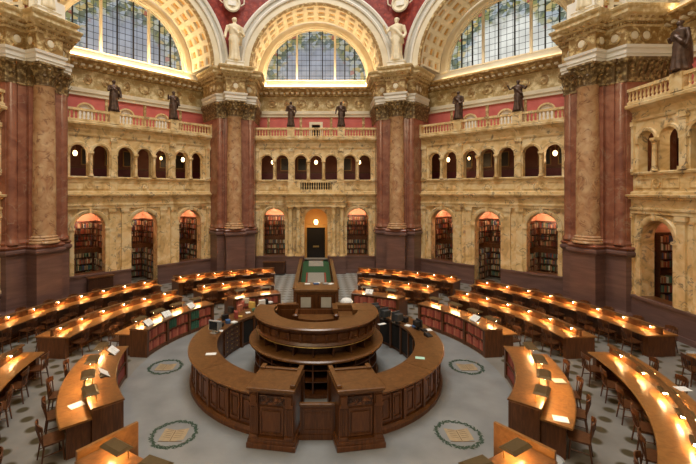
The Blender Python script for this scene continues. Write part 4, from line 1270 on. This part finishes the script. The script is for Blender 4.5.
# ------------------------------------------------------------------ chair
def make_chair(label, loc, rz):
    t = thing('wooden_chair', label, 'chair', loc, rz, 'reading room chairs')
    st = MB(); n = 12
    prof = [(-.21, -.20), (.21, -.20), (.235, .0), (.22, .20), (.1, .235), (-.1, .235), (-.22, .20), (-.235, 0)]
    k = len(prof)
    st.add([(x, y, .43) for x, y in prof] + [(x, y, .465) for x, y in prof], [tuple(reversed(range(k))), tuple(range(k, 2 * k))] + [(i, (i + 1) % k, k + (i + 1) % k, k + i) for i in range(k)])
    st.build('seat', 'chair_wood', t)
    for sx in (-1, 1):
        MB().tube([(sx * .17, .17, .44), (sx * .20, .20, .0)], [.021, .016], 6).build('leg', 'chair_wood', t)
        MB().tube([(sx * .17, -.16, .44), (sx * .20, -.22, .0)], [.021, .016], 6).build('leg', 'chair_wood', t)
    bk = MB()
    arcp = []
    for i in range(9):
        a = -1 + 2 * i / 8
        arcp.append((a * .225, -.27 + .07 * a * a))
    vs = []; fs = []
    for (x, y) in arcp:
        hz = .90 - .035 * (x / .225) ** 2
        vs += [(x, y - .012, .76), (x, y + .012, .76), (x, y + .004, hz), (x, y - .02, hz)]
    for i in range(8):
        for q in range(4): fs.append((i * 4 + q, i * 4 + (q + 1) % 4, (i + 1) * 4 + (q + 1) % 4, (i + 1) * 4 + q))
    fs += [(0, 1, 2, 3), (35, 34, 33, 32)]
    bk.add(vs, fs)
    bk.build('top_rail', 'chair_wood', t)
    sp = MB()
    for x, w in ((-.205, .015), (-.12, .009), (-.04, .022), (.04, .022), (.12, .009), (.205, .015)):
        yb = -.27 + .07 * (x / .225) ** 2
        sp.tube([(x * .92, -.185, .46), (x, yb, .78)], w, 6)
    sp.build('back_spindles', 'chair_wood', t)
    MB().tube([(-.19, .18, .18), (.19, .18, .18)], .011, 6).tube([(-.185, .19, .22), (-.185, -.20, .22)], .011, 6).tube([(.185, .19, .22), (.185, -.20, .22)], .011, 6).build('stretcher', 'chair_wood', t)
    return t
chair0 = None
def place_chair(r, a, face_out, label, jig=True):
    global chair0
    rr = r + (random.uniform(-.06, .06) if jig else 0); aa = a + random.uniform(-.5, .5)
    rz = -R(aa) + (0 if face_out else PI) + random.uniform(-.13, .13)
    loc = pol(rr, aa, 0)
    if chair0 is None: chair0 = make_chair(label, loc, rz); return chair0
    return dup(chair0, loc, rz, label)

# lamp on a desk divider (both rings of two-sided desks)
rail_lamp0 = None
def rail_lamp(r, a, out, label):
    """small tube lamp under a hood fixed on the divider; out=+1 lights the outer table"""
    global rail_lamp0
    loc = pol(r, a, 0.885); rz = -R(a) + (PI if out < 0 else 0)
    if rail_lamp0 is None:
        t = thing('desk_lamp', label, 'lamp', loc, rz, 'divider desk lamps')
        MB().box(-.18, .18, .03, .15, .082, .09).box(-.18, .18, .142, .15, .018, .082).build('hood', 'shade_metal', t)
        MB().tube([(-.17, .105, .056), (.17, .105, .056)], .018, 8).build('tube', 'lamp_tube', t)
        MB().box(-.02, .02, .02, .04, -.02, .085).build('bracket', 'brass', t)
        rail_lamp0 = t; return t
    return dup(rail_lamp0, loc, rz, label)
# taller lamp with rectangular shade on inner desks
shade_lamp0 = None
def shade_lamp(r, a, label):
    global shade_lamp0
    loc = pol(r, a, .96); rz = -R(a)
    if shade_lamp0 is None:
        t = thing('shaded_lamp', label, 'lamp', loc, rz, 'shaded lamps of the inner desks')
        MB().add([(-.27, -.08, .20), (.27, -.08, .20), (.27, .24, .20), (-.27, .24, .20), (-.23, -.02, .25), (.23, -.02, .25), (.23, .18, .25), (-.23, .18, .25)],
                 [(4, 5, 6, 7), (0, 1, 5, 4), (1, 2, 6, 5), (2, 3, 7, 6), (3, 0, 4, 7)]).build('shade', 'shade_metal', t)
        MB().tube([(-.21, .09, .19), (.21, .09, .19)], .018, 8).build('tube', 'lamp_tube', t)
        for x in (-.2, .2): MB().tube([(x, -.02, 0), (x, -.02, .21)], .012, 6).build('post', 'brass', t)
        shade_lamp0 = t; return t
    return dup(shade_lamp0, loc, rz, label)

def side_word(sg): return 'left' if sg < 0 else 'right'

BOOK = {}
def book(loc, rz, w, h, m, label, group):
    key = (m, round(w, 3), round(h, 2))
    if key not in BOOK:
        o = MB().box(-w / 2, w / 2, 0, .20, 0, h).build('book', m)
        BOOK[key] = o.data
    else:
        o = bpy.data.objects.new('book', BOOK[key]); COL.objects.link(o)
    o.location = loc; o.rotation_euler = (0, 0, rz)
    tag(o, label, 'book', group)
    return o
low_books = MB()
SEGN = {1: 'far', 2: 'middle', 3: 'near', 4: 'foremost'}
# inner ring: shelf unit with reading table behind
INNER = {1: (16.5, 38.5, 2, 2), 2: (48, 83, 3, 4), 3: (97, 131, 3, 4), 4: (144.5, 161, 1, 2)}
RO = 0.0
for sg in (-1, 1):
    for seg, (a0, a1, bays, nl) in INNER.items():
        RO = .80 if seg == 4 else 0.0
        txt = '%s %s' % (SEGN[seg], side_word(sg))
        t = thing('inner_reading_desk', '%s inner curved desk, bookshelves facing the centre and table behind' % txt, 'desk')
        T = MB(); T.rev([(5.88 + RO, .93), (6.56 + RO, .93), (6.58 + RO, .95), (6.56 + RO, .97), (5.88 + RO, .97), (5.86 + RO, .95)], sg * a0, sg * a1, 14); T.build('shelf_top', 'wood_top', t)
        S = MB().arc(6.22 + RO, 6.26 + RO, sg * a0, sg * a1, .05, .93, n=14)
        S.arc(5.92 + RO, 6.26 + RO, sg * a0, sg * a1, 0, .12, n=14); S.arc(5.92 + RO, 6.24 + RO, sg * a0, sg * a1, .49, .52, n=14); S.arc(5.92 + RO, 6.24 + RO, sg * a0, sg * a1, .87, .93, n=14)
        bw = (a1 - a0 - 1.2) / bays
        for i in range(bays + 1): S.arc(5.90 + RO, 6.26 + RO, sg * (a0 + i * bw), sg * (a0 + i * bw + 1.0), 0, .93, n=2)
        S.arc(6.50 + RO, 6.54 + RO, sg * (a0 + .3), sg * (a1 - .3), .05, .93, n=14)
        S.build('bookshelf', 'wood', t)
        for aa in (a0, a1):
            MB().arc(5.90 + RO, 6.54 + RO, sg * (aa - .12), sg * (aa + .25), 0, .93, n=1).build('end_panel', 'wood', t)
        TT = MB().rev([(6.54 + RO, .72), (7.14 + RO, .72), (7.16 + RO, .74), (7.14 + RO, .765), (6.54 + RO, .765)], sg * a0, sg * a1, 14); TT.build('table_top', 'wood_table', t)
        L_ = [a0 + 1, (a0 + a1) / 2, a1 - 1.3]
        for aa in L_: MB().arc(6.55 + RO, 7.02 + RO, sg * aa, sg * (aa + .6), 0, .72, n=1).build('leg', 'wood', t)
        if seg == 4:
            P = MB().arc(6.15, 7.3, sg * (a0 - 1.0), sg * (a0 - .4), 0, 1.08, n=1); P.build('screen_panel', 'wood_table', t)
        for i in range(nl):
            a = sg * (a0 + (a1 - a0) * (i + .5) / nl)
            shade_lamp(6.42 + RO * .5, a, 'brown rectangular-shaded lamp on the %s inner desk, %s from far end' % (txt, ORD[i]))
            if seg < 4:
                place_chair(7.20, a + (1.5 if sg > 0 else -1.5), False, 'wooden chair behind the %s inner desk, %s from far end' % (txt, ORD[i]))
        # books
        for i in range(bays):
            b0 = a0 + i * bw + 1.1; b1 = a0 + (i + 1) * bw - .05
            for j, z in enumerate((.125, .525)):
                lvl = ('lower', 'upper')[j]
                n = int((b1 - b0) / 360 * 2 * PI * 5.95 / .088)
                main = 'book_red' if seg < 3 else 'book_crimson'
                green = {(-1, 2, 1, 1), (-1, 2, 0, 1), (-1, 2, 0, 0)}
                isg = (sg, seg, i, j) in green
                for k in range(n):
                    a = sg * (b0 + (b1 - b0) * (k + .5) / n)
                    gm = isg and k > n * .5
                    m = 'book_green' if gm else [main, main, 'book_brick', 'book_crimson'][(k * 7 + i * 3 + j) % 4]
                    cn = 'dark green' if gm else 'red'
                    if seg == 4 or (seg == 3 and j == 0):
                        low_books.obox(pol(6.05 + RO, a, z), .078, .2, .27 + .02 * ((k * 3) % 3), -R(a)); continue
                    book(pol(5.96, a, z), -R(a), .08, .29 + .02 * ((k * 5) % 3), m,
                         '%s-bound volume, %s shelf, %s bay from far end, %s inner desk' % (cn, lvl, ORD[i], txt), '%s volumes, %s shelf, %s bay, %s inner desk' % (cn, lvl, ORD[i], txt))
o = low_books.build('shelf_books', 'book_crimson'); o['kind'] = 'stuff'
tag(o, 'rows of crimson volumes low in the nearest inner desks', 'books')

# two-sided desks of the middle and outer rings
RINGS = {'middle': (8.5, 9.16, 9.72), 'outer': (11.45, 12.1, 12.66)}
SEGS = {('middle', 1): (15, 41, 4), ('middle', 2): (47.5, 86.3, 6), ('middle', 3): (94.5, 137, 6), ('outer', 1): (12.5, 41, 6), ('outer', 2): (45.5, 86.5, 8), ('outer', 3): (94, 113, 4)}
for sg in (-1, 1):
    for (ring, seg), (a0, a1, nl) in SEGS.items():
        if seg == 3 and ring == 'outer' and sg < 0: continue
        r0, rm, r1 = RINGS[ring]
        txt = '%s %s %s-ring' % (SEGN[seg], side_word(sg), ring)
        t = thing('reading_desk', '%s curved two-sided desk with lamps along its divider' % txt, 'desk')
        MB().rev([(r0 + .02, .72), (r1, .72), (r1, .765), (r0 + .02, .765), (r0, .745)], sg * a0, sg * a1, 18).build('table_top', 'wood_table', t)
        MB().rev([(rm - .03, .765), (rm + .03, .765), (rm + .03, .98), (rm - .03, .98)], sg * (a0 + .2), sg * (a1 - .2), 18).build('divider', 'wood', t)
        MB().rev([(rm - .085, .98), (rm + .085, .98), (rm + .085, 1.0), (rm + .05, 1.02), (rm - .05, 1.02), (rm - .085, 1.0)], sg * a0, sg * a1, 18).build('divider_cap', 'wood_top', t)
        MB().arc(rm - .3, rm + .3, sg * (a0 + .6), sg * (a1 - .6), .0, .12, n=18).arc(rm - .04, rm + .04, sg * (a0 + .6), sg * (a1 - .6), .12, .72, n=18).build('modesty_panel', 'wood', t)
        for aa in (a0 + .2, a1 - 1.4):
            MB().arc(rm - .52, rm + .50, sg * aa, sg * (aa + 1.2), 0, .72, n=1).build('end_pedestal', 'wood', t)
        for i in range(nl):
            a = sg * (a0 + (a1 - a0) * (i + .5) / nl)
            rail_lamp(rm, a, -1, 'small hooded lamp, centre-facing side of %s desk, %s from far end' % (txt, ORD[i]))
            rail_lamp(rm, a, 1, 'small hooded lamp, wall-facing side of %s desk, %s from far end' % (txt, ORD[i]))
            place_chair(r0 - .06, a, True, 'wooden chair, centre-facing side of %s desk, %s from far end' % (txt, ORD[i]))
            place_chair(r1 + .06, a, False, 'wooden chair, wall-facing side of %s desk, %s from far end' % (txt, ORD[i]))

# ------------------------------------------------------------------ floor emblems
for j, (a, txt) in enumerate(((-90, 'left, between counter and middle inner desk'), (-137, 'near left, in front of the counter'), (90, 'right, between counter and middle inner desk'), (137, 'near right, in front of the counter'))):
    c = pol(4.95, a, 0)
    t = thing('floor_emblem', 'inlaid floor roundel of green wreath and open book, ' + txt, 'emblem', (c[0], c[1], 0.001), 0)
    w = MB(); random.seed(50 + j)
    for k in range(170):
        q = 2 * PI * k / 170; r = .50 + random.uniform(-.045, .045); z = .002 + .001 * (k % 4)
        d = q + PI / 2 + random.choice((-.7, .7)) ; lx, ly = math.cos(d), math.sin(d); cx, cy = r * math.cos(q), r * math.sin(q) * 1.02
        w.add([(cx - lx * .06, cy - ly * .06, z), (cx - ly * .02, cy + lx * .02, z), (cx + lx * .06, cy + ly * .06, z), (cx + ly * .02, cy - lx * .02, z)], [(0, 1, 2, 3)])
    w.build('wreath', 'leaf_green', t)
    bkm = MB()
    bkm.add([(-.24, -.20, .003), (0, -.26, .003), (0, .14, .003), (-.24, .20, .003)], [(0, 1, 2, 3)]).add([(0, -.26, .003), (.26, -.18, .003), (.26, .20, .003), (0, .14, .003)], [(0, 1, 2, 3)])
    bo_ = bkm.build('open_book', 'inlay_tan', t); bo_.scale = (1.15, 1.15, 1)
    ln = MB()
    for s2 in (-1, 1):
        for i in range(5):
            y = -.15 + i * .07
            ln.add([(s2 * .04, y, .005), (s2 * .21, y + .03, .005), (s2 * .21, y + .045, .005), (s2 * .04, y + .015, .005)], [(0, 1, 2, 3)])
    ln.box(-.27, .28, -.29, -.265, .001, .004); ln.box(-.008, .008, -.26, .14, .004, .006)
    ln.build('book_line', 'inlay_brown', t)

# ------------------------------------------------------------------ things on the desks
def monitor(loc, rz, label, m='charcoal_plastic', s=1.0):
    t = thing('computer_monitor', label, 'monitor', loc, rz)
    MB().box(-.2 * s, .2 * s, -.04, .02, .08, .42 * s).box(-.15 * s, .15 * s, .02, .22 * s, .12, .36 * s).build('housing', m, t, bevel=.01)
    MB().box(-.17 * s, .17 * s, -.043, -.04, .11, .39 * s).build('screen', 'screen_glass', t)
    MB().box(-.04, .04, -.0, .06, .02, .10).box(-.12, .12, -.08, .12, 0, .02).build('stand', m, t)
    return t
def on_counter(x, y, z=1.04, lift=0):
    """place on the counter plane under photo direction x, y"""
    Z = 395 * (5.75 - z) / (y - 192); return ((x - 316) * Z / 395, Z - 13, z + lift)
monitor(on_counter(214, 333), R(-25) + PI * 0, 'grey computer monitor on the left side of the round counter', 'grey_plastic')
for i, (x, y, a) in enumerate(((374, 314, 20), (384, 319, 28), (396, 323, 35))):
    monitor(on_counter(x, y), R(a) + PI, 'dark computer monitor on the right rear of the round counter, %s' % ('leftmost of three', 'middle of three', 'rightmost of three')[i])
monitor(on_counter(419, 329), R(110), 'black monitor seen edge-on at the right side of the round counter', 'black', .8)
def sheet(x, y, w, d, rz, m, label, z=1.043, cat='paper', name='paper_sheet'):
    p = on_counter(x, y, z)
    o = MB().obox((0, 0, 0), w, d, .006, 0).build(name, m)
    o.location = p; o.rotation_euler = (0, 0, rz)
    return tag(o, label, cat)
sheet(211, 354, .30, .16, .1, 'white_paper', 'small white paper slip on the left countertop')
sheet(219, 331, .26, .18, .1, 'white_paper', 'white paper by the grey monitor on the counter')
sheet(420, 358, .26, .16, -.2, 'green_paper', 'pale green slip on the right countertop')
sheet(427, 330, .34, .20, .2, 'white_paper', 'white paper on the right countertop near the black phone')
sheet(382, 324, .30, .14, .5, 'white_paper', 'white papers beside the three dark monitors')
# telephone
p = on_counter(428, 336)
t = thing('telephone', 'black desk telephone on the right side of the round counter', 'telephone', p, .4)
MB().add([(-.1, -.12, 0), (.1, -.12, 0), (.1, .1, 0), (-.1, .1, 0), (-.1, -.12, .03), (.1, -.12, .03), (.1, .1, .08), (-.1, .1, .08)], [(0, 3, 2, 1), (4, 5, 6, 7), (0, 1, 5, 4), (1, 2, 6, 5), (2, 3, 7, 6), (3, 0, 4, 7)]).build('base', 'black', t)
MB().tube([(-.09, -.10, .05), (-.09, -.08, .075), (-.09, .06, .11), (-.09, .08, .09)], .02, 8).build('handset', 'black', t)
# white fax-like machine
p = on_counter(353, 302)
t = thing('office_machine', 'white rounded office machine behind the tower on the counter', 'machine', (1.28, 3.5, 1.04), 0)
MB().lathe([(.20, 0), (.26, .03), (.27, .14), (.20, .24), (.08, .28)], (0, 0, 0), 16).build('body', 'white_paper', t, smooth=True)
MB().box(-.12, .12, -.26, -.2, .06, .12).build('tray', 'grey_plastic', t)
# clutter on the left counter
cl = [(243, 306, 'book_red'), (236, 318, 'book_crimson'), (231, 312, 'black'), (252, 308, 'book_yellow'), (246, 303, 'book_cream'), (262, 306, 'white_paper'), (225, 320, 'black'), (240, 311, 'book_brick')]
nm = {'book_red': 'red', 'book_crimson': 'crimson', 'black': 'black', 'book_yellow': 'yellow', 'book_cream': 'cream', 'white_paper': 'white', 'book_brick': 'brick-red'}
places = ['behind the grey monitor', 'nearest the grey monitor', 'in the middle of the pile', 'beside the yellow-lit lamp', 'at the back of the counter', 'by the central cabinet', 'next to the monitor cable', 'between the other files']
for i, (x, y, m) in enumerate(cl):
    p = on_counter(x, y)
    o = MB().obox((0, 0, 0), .10 + .02 * (i % 3), .26, .20 + .05 * (i % 2), 0).build('file_box', m, bevel=.006)
    o.location = p; o.rotation_euler = (0, 0, .4 * i)
    tag(o, '%s upright file box on the left rear counter, %s' % (nm[m], places[i]), 'box', 'file boxes on the counter')
more = [(222, 326, 'black', .10), (228, 323, 'book_blue', .12), (234, 323, 'white_paper', .05), (240, 317, 'book_yellow', .04), (248, 313, 'white_paper', .03), (255, 311, 'book_green', .10), (259, 309, 'book_cream', .16), (266, 304, 'black', .22),
        (270, 303, 'white_paper', .06), (365, 305, 'black', .10), (371, 309, 'white_paper', .04), (408, 326, 'white_paper', .03), (414, 327, 'book_blue', .05), (424, 331, 'black', .06), (405, 322, 'black', .18)]
cw = {**nm, 'book_blue': 'blue', 'book_green': 'green'}
for i, (x, y, m, hh) in enumerate(more):
    p = on_counter(x, y)
    o = MB().obox((0, 0, 0), .12 + .04 * (i % 3), .18, hh, 0).build('desk_tray' if hh < .1 else 'document_box', m, bevel=.005)
    o.location = p; o.rotation_euler = (0, 0, .5 * i)
    tag(o, '%s %s on the %s rear counter, %s' % (cw[m], 'low tray of papers' if hh < .1 else 'small document box', 'left' if x < 316 else 'right', ['by the grey monitor', 'just past the grey monitor', 'left of the file boxes', 'in front of the file boxes', 'in front of the cream file', 'near the inner edge', 'beside the far inner desk', 'by the tower end', 'closest to the ramp', 'nearest the white machine', 'left of the dark monitors', 'right of the dark monitors', 'before the edge-on monitor', 'behind the telephone', 'tallest one past the dark monitors'][i]), 'tray' if hh < .1 else 'box', 'clutter on the counter')
t = monitor(pol(1.78, -57, 1.08), R(-6), 'computer monitor with lit white screen at the left rear of the tower', 'charcoal_plastic', .9)
for ch in t.children:
    if ch.name.startswith('screen'): ch.data.materials[0] = MATS['lit_screen']
# papers on top of the lift cabinet
for i, (x, m) in enumerate(((-.32, 'white_paper'), (.0, 'book_blue'), (.05, 'white_paper'), (.36, 'grey_plastic'), (.55, 'white_paper'))):
    o = MB().obox((0, 0, 0), .2, .16, .02 + .015 * (i % 2), 0).build('pamphlet_stack', m); o.location = (x, 1.8 + (.14 if i == 2 else 0), 2.30); o.rotation_euler = (0, 0, .2 * i)
    tag(o, ['white pamphlets at the left on top of the tall cabinet', 'blue pamphlets in the middle on top of the tall cabinet', 'white pamphlets behind the blue ones on the tall cabinet', 'grey pamphlets at right on top of the tall cabinet', 'white pamphlets at the right end of the tall cabinet top'][i], 'pamphlets')
# books on the tower's lower shelves
mm = ['book_cream', 'book_blue', 'book_red', 'white_paper', 'book_crimson', 'book_yellow', 'book_green']
cn = ['cream', 'blue', 'red', 'white', 'crimson', 'yellow', 'green']
for sg in (-1, 1):
    for j, z in enumerate((.452, .112, .772)):
        for k in range(9):
            a = sg * (92 + k * 2.6 + (19 if j == 2 else 0))
            i = (k * 3 + j * 2 + (sg > 0)) % 7
            book(pol(1.78, a, z), -R(a) + PI, .065, .22 + .02 * (k % 3), mm[i], '%s book on the %s shelf of the central tower, %s side' % (cn[i], ('middle', 'bottom', 'top')[j], side_word(sg)), '%s books, %s shelf, central tower, %s side' % (cn[i], ('middle', 'bottom', 'top')[j], side_word(sg)))
# book rests with open white pages on inner desk tops
rests = [(-6.12, -78.5, 'nearest aisle, middle left inner desk'), (-6.12, -69, 'second from aisle, middle left inner desk'), (-6.12, -57, 'farthest on the middle left inner desk'),
         (-6.12, -102, 'at the far end of the near left inner desk'), (-6.12, -116, 'midway along the near left inner desk'), (6.12, 74, 'on the middle right inner desk'), (6.12, 24, 'on the far right inner desk')]
for i, (r, a, txt) in enumerate(rests):
    t = thing('book_rest', 'white open book on tilted rest, ' + txt, 'book rest', pol(6.12, a, .97), -R(a) + random.uniform(-.25, .25), 'tilted book rests')
    k = MB()
    def tilt(x0, x1, y0, y1, th0, th1, mb):
        m_ = Matrix.Translation((0, 0, .04)) @ Matrix.Rotation(R(38), 4, 'X')
        mb.merge(MB().box(x0, x1, y0, y1, th0, th1), m_)
        return mb
    tilt(-.20, .20, -.10, .20, 0, .015, MB()).build('board', 'black', t)
    pg = tilt(-.18, -.005, -.09, .19, .016, .028, MB()); tilt(.005, .18, -.09, .19, .016, .028, pg)
    pg.build('open_pages', 'white_paper', t)
    MB().box(-.12, .12, -.08, .14, 0, .02).tube([(0, .12, .01), (0, .10, .13)], .012, 6).build('foot', 'black', t)
# loose papers and open books on tables
def on_table(x, y): return on_counter(x, y, .765)
for i, (x, y, w, txt) in enumerate(((470, 431 - 0, .3, ''),)):
    pass
for (r, a, m, txt) in ((6.75, -124, 'white_paper', 'on the near left inner table by the second lamp'), (6.9, 129, 'white_paper', 'on the near right inner table by the nearest lamp'), (9.75, 108, 'white_paper', 'on the wall side of the near right middle desk'), (6.9, 112, 'book_cream', 'on the near right inner table, mid-length')):
    o = MB().obox((0, 0, 0), .24, .30, .012, 0).build('open_papers', m); o.location = pol(r, a, .767); o.rotation_euler = (0, 0, -R(a) + .3)
    tag(o, 'loose pale papers lying ' + txt, 'papers')

# dark bookcase below the left alcove, bins
t = thing('low_cabinet', 'dark low wooden cabinet under the nearest left alcove arch', 'cabinet', bay_point(-45, .42, -2.6, 14.72, 0), R(45))
MB().box(-.62, .62, -.2, .2, .1, 1.05).build('body', 'wood_dark', t)
MB().box(-.68, .68, -.25, .22, 1.05, 1.12).build('top', 'wood', t, bevel=.01)
MB().box(-.64, .64, -.22, .2, 0, .1).build('plinth', 'wood_dark', t)
for k in range(2): MB().box(-.56, .56, -.215, -.2, .2 + k * .4, .54 + k * .4).build('drawer', 'wood_dark', t)
t = thing('low_bench', 'dark low wooden case under the left arch of the central bay', 'cabinet', (-2.9, 14.5, 0), 0)
MB().box(-.75, .75, -.2, .2, .1, .85).build('body', 'wood_dark', t); MB().box(-.8, .8, -.25, .22, .85, .92).build('top', 'wood', t, bevel=.01)
for j, (p, txt) in enumerate(((pol(7.0, 137.5, 0), 'black waste bin beside the end of the near right inner desk'), ((12.4, .0, 0), 'black waste bin beside the end of the middle right outer desk'))):
    t = thing('waste_bin', txt, 'bin', p, 0)
    MB().lathe([(.13, 0), (.17, .42), (.18, .44), (.15, .44), (.12, .03)], (0, 0, 0), 16).build('bin', 'black', t, smooth=True)
    MB().lathe([(.185, .38), (.175, .46), (.16, .44)], (0, 0, 0), 16).build('liner', 'grey_plastic', t)
